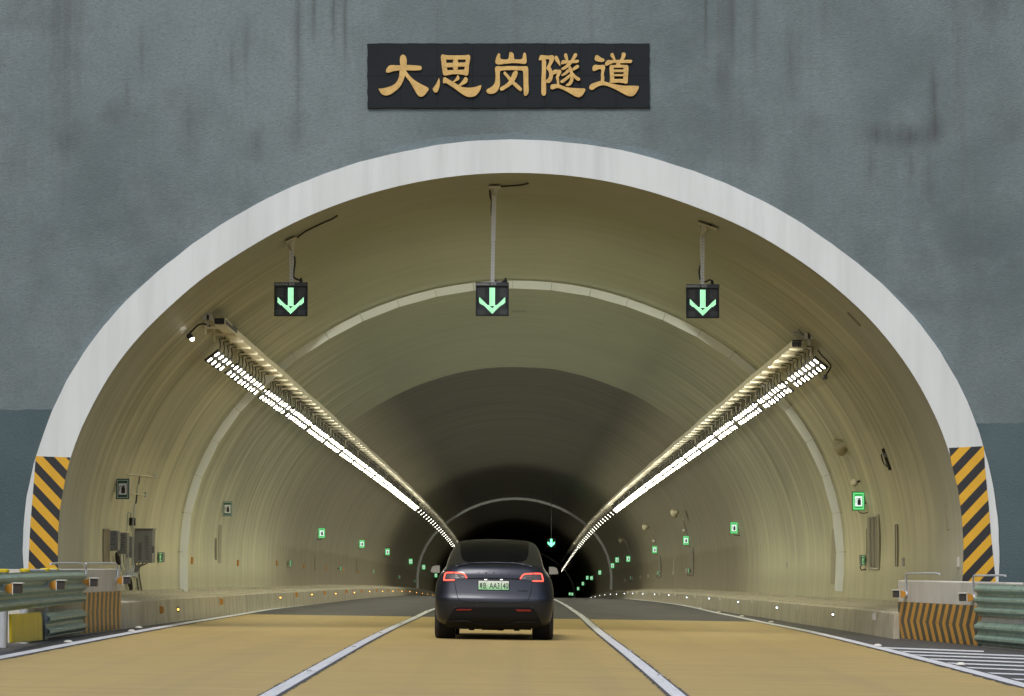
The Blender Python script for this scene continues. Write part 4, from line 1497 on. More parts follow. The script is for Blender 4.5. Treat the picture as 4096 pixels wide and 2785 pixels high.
def extinguisher(sd, lit):
    """a sign box; origin at its centre, facing the traffic; sd: which wall it is fixed to"""
    w, h = .27, .405
    root = thing('extinguisher_sign', (0, 0, 0), 'green sign with a fire extinguisher symbol', 'extinguisher sign', 'fire extinguisher signs along the walls')
    m = MB()
    m.box((-w / 2, 0, -h / 2), (w / 2, .09, h / 2))
    x0, x1 = sorted((sd * w / 2, sd * (w / 2 + .16)))
    m.box((x0, .03, -.06), (x1, .05, -.03))
    m.box((x0, .03, .06), (x1, .05, .09))
    m.build('housing', M['dark'] if lit else M['edge'], root, sharp=30)
    m = MB()
    def ringrect(a, b, t, y):
        m.box((-a, y, -b), (-a + t, y + .002, b))
        m.box((a - t, y, -b), (a, y + .002, b))
        m.box((-a + t, y, -b), (a - t, y + .002, -b + t))
        m.box((-a + t, y, b - t), (a - t, y + .002, b))
    m.box((-w * .47, -.004, -h * .48), (w * .47, -.001, h * .48))
    m.build('face', M['signgreen' if lit else 'signgreen0'], root, sharp=0)
    m = MB()
    ringrect(w * .39, h * .42, .009, -.008)
    m.build('rim', M['signline' if lit else 'signline0'], root, sharp=0)
    m = MB()
    m.box((-w * .28, -.010, -h * .275), (w * .29, -.006, h * .26))
    m.build('panel', M['signwhite' if lit else 'signwhite0'], root, sharp=0)
    m = MB()
    y = -.014
    m.slab([(-.022, -.085), (.048, -.085), (.05, -.07), (.05, .02), (.04, .035), (-.014, .035), (-.024, .02), (-.024, -.07)], (0, y, 0), (1, 0, 0), (0, 0, 1), (0, -1, 0), .003)
    m.slab([(-.005, .036), (.03, .036), (.03, .05), (.06, .05), (.06, .058), (.032, .060), (.045, .075), (.04, .08), (.012, .062), (-.005, .058)], (0, y, 0), (1, 0, 0), (0, 0, 1), (0, -1, 0), .003)
    m.slab([(-.006, .046), (-.006, .058), (-.050, .056), (-.060, .044), (-.060, -.05), (-.050, -.05), (-.050, .040), (-.045, .046)], (0, y, 0), (1, 0, 0), (0, 0, 1), (0, -1, 0), .0035)
    m.slab([(-.062, -.085), (-.048, -.085), (-.048, -.075), (-.062, -.075)], (0, y, 0), (1, 0, 0), (0, 0, 1), (0, -1, 0), .003)
    m.build('pictogram', M['ink'], root, sharp=0)
    if lit:
        m = MB()
        m.tube([(sd * .0, .04, -h / 2), (sd * .03, .04, -h / 2 - .05), (sd * .12, .05, -h / 2 - .06), (sd * .24, .06, -h / 2 - .03)], .010, 6)
        m.build('cable', M['black'], root, sharp=60)
    return root


def wall_signs():
    S = 1.7625
    Lp = [(490.5, 1956, 0), (910, 2036, 0), (1287, 2133, 1), (1448, 2176, 1), (1550, 2208, 1), (1643, 2246, 1), (1695, 2269, 1), (1744, 2302, 1)]
    Rp = [(3434, 2005, 1), (2936, 2112, 1), (2743.5, 2162, 1), (2618.5, 2199, 1), (2513, 2236, 1), (2468, 2240, 1), (2450, 2263, 1), (2399, 2290.5, 1), (2366, 2312.5, 1), (2349, 2311.5, 1),
          (2331.5, 2335, 1), (2312.4, 2355, 1), (2289, 2377, 1), (2279, 2376, 1)]
    pr = {}
    for lst, sd in ((Lp, -1), (Rp, 1)):
        for i, (x, y, lit) in enumerate(lst):
            w0 = wallpt(x + sd * 20, y)
            Yd = w0.y
            for _ in range(3):
                Yd = wallpt(x + sd * (.16 * F / Yd), y).y
            key = (sd, lit)
            if key not in pr:
                pr[key] = extinguisher(sd, lit)
            word = 'glowing green' if lit else 'unlit dark green'
            if not lit:
                lab = 'unlit dark green fire extinguisher sign %s' % ('above the grey electrical boxes' if i == 0 else 'on bare wall just beyond the metal ring')
            elif sd == 1 and i == 0:
                lab = 'large glowing green fire extinguisher sign casting green light beside the first loudspeaker'
            else:
                lab = 'glowing green fire extinguisher sign, %s from the portal on the %s' % (ORD[i], SIDE[sd])
            copy_at(pr[key], at(x, y, Yd), lab)
    # low evacuation signs
    pe = {}
    L2 = [(643, 2229.5), (1162, 2254), (1363, 2274), (1494, 2287), (1598, 2309), (1660, 2325)]
    R2 = [(3453, 2241), (2755, 2283), (2632, 2293), (2522, 2312)]
    for lst, sd in ((L2, -1), (R2, 1)):
        for i, (x, y) in enumerate(lst):
            w0 = wallpt(x + sd * 14, y)
            if sd not in pe:
                root = thing('exit_sign', (0, 0, 0), 'small green exit box low on the wall', 'exit sign', 'small green exit boxes low on the walls')
                m = MB()
                m.box((-.055, 0, -.11), (.055, .30, .11))
                m.box((min(sd * .05, sd * .16), .08, -.03), (max(sd * .05, sd * .16), .2, .03))
                m.build('housing', M['greybox'], root, bevel=.006)
                m = MB()
                m.box((-.045, -.004, -.10), (.045, -.001, .10))
                m.build('face', M['exitgreen'], root, sharp=0)
                m = MB()
                for zz in (.075, -.085):
                    m.box((-.03, -.008, zz), (.03, -.005, zz + .012))
                m.slab([(-.012, -.07), (-.002, -.07), (-.002, -.01), (.018, .03), (.010, .036), (-.004, .01), (-.004, .06), (-.014, .06), (-.02, 0)], (0, -.006, 0), (1, 0, 0), (0, 0, 1), (0, -1, 0), .003)
                m.build('pictogram', M['exitline'], root, sharp=0)
                if sd > 0:
                    m = MB()
                    m.tube([(-.02, .1, -.10), (-.06, .1, -.16), (-.03, .1, -.22), (.05, .1, -.2), (.09, .1, -.24)], .014, 6)
                    m.build('cable', M['black'], root, sharp=60)
                pe[sd] = root
            lab = 'small green exit box low on the wall, %s from the portal, %s' % (ORD[i], SIDE[sd])
            copy_at(pe[sd], at(x, y, w0.y), lab)
    # reflectors on the walls
    L3 = [(765, 2243), (949, 2252), (1104, 2253), (1214, 2266.5), (1300, 2272), (1371.5, 2278), (1432, 2286), (1484, 2289), (1622, 2318)]
    R3 = [(3835, 2249), (3617, 2248), (3150, 2262), (2746, 2283), (2693.5, 2292), (2593.6, 2304), (2562, 2309), (2533, 2314), (2501, 2322)]
    for lst, sd, mt, word in ((L3, -1, 'amber', 'orange'), (R3, 1, 'clear', 'pale')):
        m = MB()
        m.box((-.045, -.09, -.085), (.045, .09, .085))
        me = m.mesh('wall_reflector', M[mt])
        for i, (x, y) in enumerate(lst):
            w0 = wallpt(x, y)
            o = bpy.data.objects.new('wall_reflector', me)
            C.objects.link(o)
            o.location = w0
            tag(o, '%s rectangular wall reflector, %s from the portal on the %s' % (word, ORD[i], SIDE[sd]), 'reflector', '%s reflectors on the wall' % word)


def kerb_things():
    def kerbpt(px, py, sd):
        xk = -6.86 if sd < 0 else 6.52
        d = ray(px, py)
        d = d / d.y
        lo, hi = 40.0, 400.0
        g = lambda Y: sd * ((CAM + d * Y).x - (xk + dxc(Y)))
        for _ in range(50):
            m = (lo + hi) / 2
            if g(m) > 0:
                hi = m
            else:
                lo = m
        return CAM + d * lo
    z4 = lambda x, y: (1100 + x / 2.873, 1900 + y / 2.873)
    z7 = lambda x, y: (2200 + x / 2.324, 2350 + y / 2.324)
    litL = [(708, 2438)] + [z4(*p) for p in [(53, 1410), (415, 1375), (690, 1365), (905, 1352), (1080, 1340), (1230, 1338), (1350, 1335), (1455, 1338), (1545, 1342), (1622, 1353), (1690, 1362), (1750, 1370), (1808, 1380)]]
    offL = [(639, 2440), (880, 2407)] + [z4(*p) for p in [(235, 1378), (560, 1355), (810, 1340), (988, 1335), (1160, 1325), (1290, 1325), (1410, 1325), (1505, 1333)]]
    litR = [(3336, 2458)] + [z7(*p) for p in [(2117, 188), (1757, 135), (1485, 103), (1277, 93), (1110, 72), (977, 64), (868, 61), (773, 56), (695, 58), (622, 62), (565, 64), (512, 69), (466, 77), (422, 87), (385, 93)]]
    offR = [(3505, 2466)] + [z7(*p) for p in [(2315, 185), (1888, 133), (1590, 100), (1360, 82), (1167, 67), (1030, 56), (908, 52), (812, 48), (725, 49)]]
    for lst, sd, mt, lit, word in ((litL, -1, 'amber_lit', 1, 'lit amber'), (offL, -1, 'amber', 0, 'unlit orange'), (litR, 1, 'white_lit', 1, 'lit white'), (offR, 1, 'clear', 0, 'unlit pale')):
        pr = None
        for i, (x, y) in enumerate(lst):
            p = kerbpt(x, y, sd)
            lab = ('small %s lamp on the kerb face, %s from the portal' if lit else 'small %s reflector on the kerb face, %s from the portal') % (word, ORD[i])
            if pr is None:
                root = thing('kerb_lamp' if lit else 'kerb_reflector', (0, 0, 0), lab, 'kerb lamp' if lit else 'kerb reflector', '%s units along the kerb' % word)
                m = MB()
                if lit:
                    m.box((min(0, -sd * .045), -.05, -.05), (max(0, -sd * .045), .05, .06))
                    m.build('housing', M['greybox'], root, bevel=.008)
                    m = MB()
                    m.dome((-sd * .03, -.052, 0), (-sd * .4, -1, 0), .020, .016, 8, 2)
                    m.build('lens', M[mt], root, sharp=60)
                else:
                    m.slab([(0, -.08), (0, .08), (-sd * .075, .055), (-sd * .075, -.055)], (0, -.02, 0), (1, 0, 0), (0, 0, 1), (0, 1, 0), .05)
                    m.build('lens', M[mt], root, sharp=30)
                pr = root
            copy_at(pr, p, lab)
    # road studs
    z6 = lambda x, y: (1000 + x / 2.905, 2350 + y / 2.905)
    z3 = lambda x, y: (x / 2.873, 2150 + y / 2.873)
    zr = lambda x, y: (3500 + x / 2.873, 2150 + y / 2.873)
    m = MB()
    prf = [(0, .03), (.03, .03), (.055, .018), (.07, 0)]
    m.lathe(prf, (0, 0, 0), (0, 0, 1), 14)
    stud = m.mesh('road_stud', M['stud'])
    m = MB()
    m.lathe([(0, .022), (.02, .02), (.042, 0)], (0, 0, 0), (0, 0, 1), 12)
    stud2 = m.mesh('road_stud', M['galv'])
    sets = [([z3(783, 1205), z3(1512, 1080), z3(1593, 1040)] + [z6(*p) for p in [(172, 255), (473, 215), (720, 182), (920, 154), (1093, 134), (1240, 120), (1378, 109)]], stud, 'white dome road stud outside the edge line by the cabinet wall, %s from the portal', 'white studs, cabinet side', 1.0),
            ([zr(985, 1463), zr(30, 1247)] + [z7(*p) for p in [(2055, 325), (1783, 270), (1568, 229), (1395, 197), (1253, 172), (1025, 138)]], stud, 'white dome road stud outside the edge line by the loudspeaker wall, %s from the camera', 'white studs, loudspeaker side', 1.0),
            ([z6(*p) for p in [(690, 995), (1207, 708), (1517, 545), (1750, 435), (1930, 347), (2060, 290)]], stud2, 'small metal stud in the lane line ending behind the car, %s from the bottom', 'metal studs in the first lane line', .7),
            ([z7(*p) for p in [(1020, 833), (748, 605), (567, 465), (437, 373), (347, 299), (275, 252), (215, 212), (168, 183), (130, 158)]], stud2, 'small metal stud in the lane line curving past the car, %s from the bottom', 'metal studs in the second lane line', .7)]
    for lst, me, lab, grp, s_ in sets:
        for i, (x, y) in enumerate(lst):
            p = onroad(x, y)
            o = bpy.data.objects.new('road_stud', me)
            C.objects.link(o)
            o.location = (p.x, p.y, zroad(p.x, p.y) + (.016 if me is stud2 else .002))
            tag(o, lab % ORD[i], 'road stud', grp)


def wbox(name, parent, root_loc, px0, py0, px1, py1, Y, ylen, mat_, reach=.0, bevel=.008, side=-1):
    a, b = at(px0, py1, Y), at(px1, py0, Y)
    m = MB()
    x0, x1 = a.x, b.x
    if side < 0:
        x0 -= reach
    else:
        x1 += reach
    m.box((x0 - root_loc[0], Y - root_loc[1], a.z - root_loc[2]), (x1 - root_loc[0], Y + ylen - root_loc[1], b.z - root_loc[2]))
    return m.build(name, mat_, parent, bevel=bevel)


def cabinets():
    k = 2.633
    z = lambda x, y: (350 + x / k, 1800 + y / k)
    # big cabinet
    def loc(x0, y0, x1, y1, Y):
        p = at((x0 + x1) / 2, y1, Y)
        return Vector((p.x, Y, p.z))
    x0, y0 = z(485, 835)
    x1, y1 = z(690, 1190)
    Y = wallpt(x0 - 2, (y0 + y1) / 2).y + .15
    L = loc(x0, y0, x1, y1, Y)
    r = thing('electrical_cabinet', L, 'large grey louvred electrical cabinet on the wall', 'electrical cabinet')
    wbox('body', r, L, x0, y0 + 2, z(672, 0)[0], y1, Y, .52, M['greybox'], .12)
    a, b = at(z(655, 0)[0], y1, Y), at(x1, y0, Y)
    m = MB()
    q = at(z(672, 0)[0], y0, Y)
    m.box((q.x - L.x + .001, .006, 0.01), (q.x - L.x + .022, .514, b.z - L.z - .012))
    d = m.build('door', M['greybox'], r, bevel=.004)
    m = MB()
    m.box((q.x - L.x + .022, .05, .20), (q.x - L.x + .045, .09, .34))
    m.build('handle', M['dark'], d)
    m = MB()
    for (c0, c1, t0, t1) in ((532, 570, 978, 1165), (605, 645, 908, 1165)):
        n = 16
        for i in range(n):
            yy = t0 + (t1 - t0) * i / n
            pa, pb = at(z(c0, 0)[0], z(0, yy + 5)[1], Y), at(z(c1, 0)[0], z(0, yy)[1], Y)
            m.box((pa.x - L.x, -.004, pa.z - L.z), (pb.x - L.x, .004, pb.z - L.z))
    m.build('louvre', M['greyslot'], r, sharp=0)
    m = MB()
    pa, pb = at(z(478, 0)[0], y0 + 1, Y), at(z(695, 0)[0], y0 - 3, Y)
    m.box((pa.x - L.x, -.03, pa.z - L.z), (pb.x - L.x, .55, pb.z - L.z))
    m.build('roof', M['greybox'], r, bevel=.004)
    m = MB()
    for i in range(4):
        pts = [at(*z(495 + 40 * i, 1190), Y), at(*z(500 + 30 * i, 1205), Y), at(*z(505 + 12 * i, 1225), Y), at(*z(492 + 4 * i, 1290), Y)]
        m.tube([p - L + Vector((0, .1 + .05 * i, 0)) for p in pts], .014, 6)
    m.build('cable', M['greybox'], r, sharp=60)
    boxes = [('junction_box', (235, 850, 318, 1062), .42, 'narrow grey junction box, nearest the portal of the wall boxes', 6),
             ('junction_box', (328, 870, 415, 1095), .40, 'middle grey junction box with many conduits below it', 14),
             ('junction_box', (415, 910, 470, 1135), .36, 'smaller grey junction box tight against the large cabinet', 8)]
    for nm, (a0, b0, a1, b1), yl, lab, nk in boxes:
        X0, Y0 = z(a0, b0)
        X1, Y1 = z(a1, b1)
        Yd = wallpt(X0 - 4, (Y0 + Y1) / 2).y
        Yd = min(Yd, Y - .2) if a0 > 400 else Yd
        L2 = loc(X0, Y0, X1, Y1, Yd)
        r2 = thing(nm, L2, lab, 'junction box', 'grey boxes on the wall')
        wbox('body', r2, L2, X0, Y0, X1 - 4, Y1, Yd, yl, M['greybox'], .15)
        pa = at(X1 - 4, Y1, Yd)
        pb = at(X1, Y0, Yd)
        m = MB()
        m.box((pa.x - L2.x + .001, .01, .012), (pa.x - L2.x + .016, yl - .01, pb.z - L2.z - .012))
        m.build('door', M['greybox'], r2, bevel=.003)
        m = MB()
        random.seed(nk)
        for i in range(nk):
            cx_ = random.uniform(a0 + 14, a1 - 26)
            cy_ = b0 + 20 + (b1 - b0 - 50) * (i // 2 * 2 + .5) / nk
            p = at(*z(cx_, cy_), Yd)
            m.box((p.x - L2.x - .022, -.006, p.z - L2.z - .012), (p.x - L2.x + .022, .003, p.z - L2.z))
        m.build('slot', M['greyslot'], r2, sharp=0)
    # loose black bags and conduits
    for (pts, rad, lab) in (((( 262, 1085), (268, 1110), (276, 1150), (285, 1195)), (.02, .045, .055, .045), 'black wrapped cable bundle hanging under the narrow junction box'),
                            (((400, 1335), (402, 1370), (408, 1420), (420, 1468)), (.02, .045, .05, .035), 'black wrapped cable bundle below the conduits near the barrier lamp')):
        Yd = wallpt(*z(pts[0][0] - 20, pts[1][1])).y
        L2 = at(*z(*pts[-1]), Yd)
        m = MB()
        m.tube([wp(*z(*p), .08) - L2 for p in pts], list(rad), 9)
        o = m.build('cable_bundle', M['black'], sharp=60)
        o.location = L2
        tag(o, lab, 'cable bundle', 'black cable bundles')
    Yd = Y - .25
    L2 = at(*z(400, 1320), Yd)
    r3 = thing('conduit_run', L2, 'tangle of grey conduits running down the wall under the junction boxes', 'conduits')
    runs = [[(352, 1095), (356, 1180), (378, 1270), (400, 1300)], [(375, 1095), (382, 1190), (380, 1290), (352, 1330)], [(400, 1095), (405, 1200), (403, 1320), (370, 1335)],
            [(440, 1135), (445, 1220), (425, 1300), (395, 1330)], [(455, 1135), (458, 1230), (450, 1320), (425, 1335)], [(322, 1060), (322, 1180), (330, 1290)],
            [(380, 1290), (420, 1285), (460, 1300), (500, 1295), (512, 1280)], [(385, 1310), (430, 1302), (470, 1316), (510, 1305)], [(390, 1325), (440, 1320), (480, 1335), (508, 1352)]]
    m = MB()
    for q in runs:
        m.tube([wp(*z(*p), .05) - L2 for i, p in enumerate(q)], .016, 6)
    m.build('conduit', M['pipe'], r3, sharp=60)
    m = MB()
    for q in ([(505, 1350), (512, 1420), (525, 1500), (538, 1585)], [(523, 1225), (530, 1330), (550, 1450), (580, 1580)], [(430, 1460), (440, 1530), (452, 1600)]):
        m.tube([wallpt(*z(*p)) - L2 + Vector((.03, 0, 0)) for p in q], .018, 6)
    m.build('drop_conduit', M['greybox'], r3, sharp=60)
    # riser with two cross arms and spring-like surge arresters
    L2 = at(*z(450, 800), Yd)
    r4 = thing('conduit_riser', L2, 'thin riser with two cross arms above the junction boxes', 'conduit')
    m = MB()
    m.tube([wp(*z(x, y), .04) - L2 for x, y in ((455, 930), (460, 800), (470, 600), (485, 560))], .013, 6)
    m.tube([wp(*z(x, y), .03) - L2 for x, y in ((400, 850), (408, 680), (418, 655), (438, 660), (440, 700), (445, 850))], .011, 6)
    m.tube([wp(*z(x, y), .04) - L2 for x, y in ((498, 455), (510, 360), (525, 258))], .010, 6)
    m.build('riser', M['pipe'], r4, sharp=60)
    m = MB()
    m.tube([wp(*z(x, y), .05) - L2 for x, y in ((484, 560), (497, 455))], .016, 6)
    m.build('sleeve', M['black'], r4, sharp=60)
    m = MB()
    m.tube([wp(*z(x, y), .05) - L2 for x, y in ((512, 355), (526, 260))], .016, 6)
    m.build('sleeve', M['black'], r4, sharp=60)
    m = MB()
    m.tube([wp(*z(x, y), .06) - L2 for x, y in ((385, 250), (520, 262), (600, 265), (670, 285))], .013, 6)
    m.tube([wp(*z(x, y), .06) - L2 for x, y in ((440, 460), (500, 460), (575, 472))], .013, 6)
    m.build('cross_arm', M['tray'], r4, sharp=60)
    m = MB()
    for (x, y) in ((685, 265), (578, 462)):
        p = wp(*z(x, y), .06) - L2
        m.box((p.x - .018, p.y - .02, p.z - .06), (p.x + .02, p.y + .08, p.z + .05))
    m.build('terminal', M['pipe'], r4, bevel=.004)
    m = MB()
    for x0_ in (430, 463):
        prf = []
        p0 = wp(*z(x0_, 795), .05) - L2
        p1 = p0 + Vector((0, 0, .16))
        n = 9
        for i in range(n):
            h = (p1.z - p0.z) * i / n
            prf += [(.028, h), (.040, h + (p1.z - p0.z) / n * .4), (.028, h + (p1.z - p0.z) / n * .8)]
        m.lathe([(0, 0)] + prf + [(0, p1.z - p0.z)], p0, (0, 0, 1), 10)
    m.build('arrester', M['black'], r4, sharp=40)
    # recess panels on the walls
    def wall_panel(pxs, label, mats, th=.02, bars=0, cat='wall panel', frame=None):
        """pxs: four corners in the photograph, laid on the lining"""
        w = [wallpt(x, y) for x, y in pxs]
        sd = side_of(pxs[0][0])
        c = sum(w, Vector()) / 4
        root = thing('wall_panel', c, label, cat, 'panels set on the walls')
        off = Vector((-sd * th, 0, 0))
        m = MB()
        fr = [p - c + off for p in w]
        bk = [p - c - off * 3 for p in w]
        m.face(fr)
        m.face(bk[::-1])
        for i in range(4):
            m.face([fr[i], fr[(i + 1) % 4], bk[(i + 1) % 4], bk[i]])
        m.build('panel', mats[0], root, sharp=30)
        if frame:
            m = MB()
            for i in range(4):
                m.tube([fr[i] + off * .6, fr[(i + 1) % 4] + off * .6], frame, 4)
            m.build('frame', mats[1], root, sharp=30)
        if bars:
            m = MB()
            for i in range(bars):
                t = (i + .5) / bars
                a, b = fr[0].lerp(fr[1], t) + off * 1.5, fr[3].lerp(fr[2], t) + off * 1.5
                m.tube([a.lerp(b, .03), a.lerp(b, .97)], .035, 5)
            m.build('bar', mats[1], root, sharp=30)
    zz = lambda x, y: (3250 + x / 2.257, 1700 + y / 2.257)
    gp = plain('recess_grey', (.13, .125, .09), .5, 0, .15, 2, dirt=(.30, .28, .2))
    gl = plain('cover_plate', (.40, .37, .27), .6, 0, .12, 3, dirt=(.28, .26, .19))
    bright = plain('tube_cover', (.40, .39, .32), .35)
    wall_panel([zz(512, 830), zz(603, 815), zz(607, 1300), zz(518, 1298)], 'tall niche cover with vertical bars below the large glowing sign', [gp, bright], .012, 3, frame=.03)
    wall_panel([zz(755, 900), zz(775, 900), zz(777, 1275), zz(756, 1275)], 'narrow plain cover strip between the barred niche and the arch', [gl, gp], .012, frame=.008)
    wall_panel([zz(1197, 730), zz(1222, 715), zz(1240, 940), zz(1215, 955)], 'short slanted cover plate high near the striped arch foot', [gl, gp], .015)
    wall_panel([zz(178, 940), zz(210, 935), zz(200, 1435), zz(168, 1440)], 'long plain cover plate against the inner edge of the first metal ring', [gl, gp], .012)
    wall_panel([zz(488, 938), zz(503, 938), zz(506, 1165), zz(490, 1168)], 'thin slotted cover beside the barred niche', [gp, gl], .012)
    wall_panel([(2050, 1243), (2104, 1243), (2104, 1250), (2050, 1250)], 'short dark slot in the vault beside the middle arrow signal', [gp, gl], .01)
    wall_panel([(3387, 1252), (3394, 1250), (3446, 1303), (3441, 1307)], 'thin dark strip high on the lining near the white band, loudspeaker side', [gp, gl], .02)
    y9 = lambda x, y: (2100 + x / 2.873, 1900 + y / 2.873)
    wall_panel([y9(1903, 838), y9(1938, 835), y9(1938, 1160), y9(1908, 1165)], 'barred niche cover under the second glowing sign, loudspeaker side', [gp, bright], .012, 2)
    wall_panel([y9(1537, 935), y9(1560, 930), y9(1565, 1180), y9(1542, 1185)], 'barred niche cover under the third glowing sign, loudspeaker side', [gp, bright], .012, 1)
    wall_panel([y9(1702, 935), y9(1714, 935), y9(1712, 1140), y9(1702, 1140)], 'plain slot between the second and third glowing signs, loudspeaker side', [gl, gp], .010)
    wall_panel([z(160, 840), z(218, 840), z(216, 1186), z(162, 1186)], 'framed brownish niche cover beside the narrow junction box', [plain('recess_brown', (.24, .20, .13), .6, 0, .2, 3), gl], .012, frame=.02)
    wall_panel([z(1340, 930), z(1360, 930), z(1360, 1158), z(1342, 1158)], 'dark slot cover under the second unlit extinguisher sign', [gp, gl], .010)
    wall_panel([z(1385, 790), z(1412, 790), z(1405, 1190), z(1376, 1195)], 'long pale cover strip under the second unlit extinguisher sign', [gl, gp], .010)
    v4 = lambda x, y: (1100 + x / 2.873, 1900 + y / 2.873)
    wall_panel([v4(455, 905), v4(468, 905), v4(467, 1105), v4(457, 1108)], 'dark slot under the first glowing sign, cabinet side', [gp, gl], .010)
    wall_panel([v4(932, 955), v4(944, 955), v4(944, 1130), v4(934, 1132)], 'dark slot under the second glowing sign, cabinet side', [gp, gl], .010)


def loudspeakers():
    zz = lambda x, y: (3250 + x / 2.257, 1700 + y / 2.257)
    base = zz(213, 190)
    at_wall = wallpt(*zz(300, 200))
    Y = at_wall.y
    c = at(base[0], base[1], Y)
    root = thing('loudspeaker', c, 'x y z w', 'loudspeaker', 'horn loudspeakers along the wall')
    body = plain('speaker_shell', (.36, .33, .22), .45, 0, .08, 5)
    m = MB()
    ax = Vector((-.62, .66, -.30))
    m.lathe([(.03, -.15), (.06, -.14), (.085, -.06), (.15, .03), (.20, .08), (.205, .10), (.19, .10), (.12, .02), (.07, -.02), (.0, -.02)], (0, 0, 0), ax, 20)
    m.build('horn', body, root, sharp=50)
    m = MB()
    m.lathe([(.0, -.03), (.05, -.03), (.045, .05), (.0, .06)], (0, 0, 0), ax, 14)
    m.build('driver', M['greybox'], root, sharp=50)
    m = MB()
    q = [wp(*zz(x, y), .035) - c for x, y in ((265, 137), (305, 140), (378, 328), (342, 330))]
    m.face(q)
    bk_ = [p + Vector((.05, 0, 0)) for p in q]
    m.face(bk_[::-1])
    for i in range(4):
        m.face([q[i], q[(i + 1) % 4], bk_[(i + 1) % 4], bk_[i]])
    m.tube([(.06, 0, 0), (q[0].x + .05, .1, .0)], .03, 8)
    m.build('bracket', gl_mat(), root, sharp=30)
    m = MB()
    m.tube([wp(*zz(x, y), .03) - c for x, y in ((360, 330), (376, 360), (392, 380), (405, 440), (432, 500), (450, 595))], .014, 6)
    m.tube([wp(*zz(x, y), .03) - c for x, y in ((392, 385), (398, 440), (405, 490))], .010, 6)
    m.build('cable', M['greybox'], root, sharp=60)
    pts = [(3370, 1784, 'first from the portal, large and pale'), (2702, 2051, 'second from the portal, above a glowing green sign'), (2585, 2109, 'third from the portal, small'), (2487, 2161, 'fourth from the portal, tiny and dim')]
    for i, (x, y, lab) in enumerate(pts):
        Yd = Y if i == 0 else wallpt(x + 40 * (60 / (90 + 25 * i)), y).y
        for _ in range(3):
            if i:
                Yd = wallpt(x + .42 * F / Yd, y).y
        o = root if i == 0 else copy_tree(root)
        o.location = at(x, y, Yd)
        o['label'] = 'horn loudspeaker on the curved wall, %s' % lab
    # round cameras under them
    b2 = zz(375, 515)
    for i, (x, y) in enumerate((b2, (2736, 2122), (2614, 2165))):
        Yd = wallpt(x + 26 * (1 if i == 0 else .5), y).y
        cc = at(x, y, Yd)
        if i == 0:
            r = thing('camera', cc, 'small round camera between the first loudspeaker and the large glowing sign', 'camera', 'round cameras under the loudspeakers')
            m = MB()
            m.lathe([(0, -.07), (.05, -.07), (.065, -.02), (.065, .06), (.05, .08), (0, .08)], (0, 0, 0), (-.3, -1, -.1), 14)
            m.build('body', M['tray'], r, sharp=40)
            m = MB()
            m.tube([(.05, .02, 0), (.13, .06, .02), (.2, .1, .03)], .02, 6)
            m.tube([(-.02, .0, -.06), (.02, .02, -.085), (.07, .04, -.06), (.10, .05, 0)], .009, 6)
            m.build('bracket', M['dark'], r, sharp=60)
            r0 = r
        else:
            r = copy_tree(r0)
            r.location = cc
            r['label'] = 'small round camera under the %s loudspeaker on the wall' % ('second', 'third')[i - 1]
    # lone antenna-like strip on the wall
    p = [wallpt(*zz(x, y)) for x, y in ((648, 215), (680, 310), (714, 408))]
    L2 = p[1]
    r = thing('wall_bracket', L2, 'dark angled metal strip with a looped cable, high near the striped arch foot', 'bracket')
    m = MB()
    m.tube([q - L2 + Vector((-.03, 0, 0)) for q in p], .03, 4)
    m.build('strip', M['dark'], r, sharp=30)
    m = MB()
    m.tube([wallpt(*zz(x, y)) - L2 + Vector((-.04, 0, 0)) for x, y in ((640, 268), (648, 310), (662, 350), (686, 374))], .014, 6)
    m.build('cable', M['black'], r, sharp=60)
    m = MB()
    q = wallpt(*zz(642, 278)) - L2
    m.box((q.x - .05, -.06, q.z - .05), (q.x + .03, .06, q.z + .05))
    m.build('terminal', M['greybox'], r, bevel=.004)


def gl_mat():
    if 'glm' not in M:
        M['glm'] = plain('bracket_plate', (.34, .32, .23), .55, 0, .1, 4)
    return M['glm']
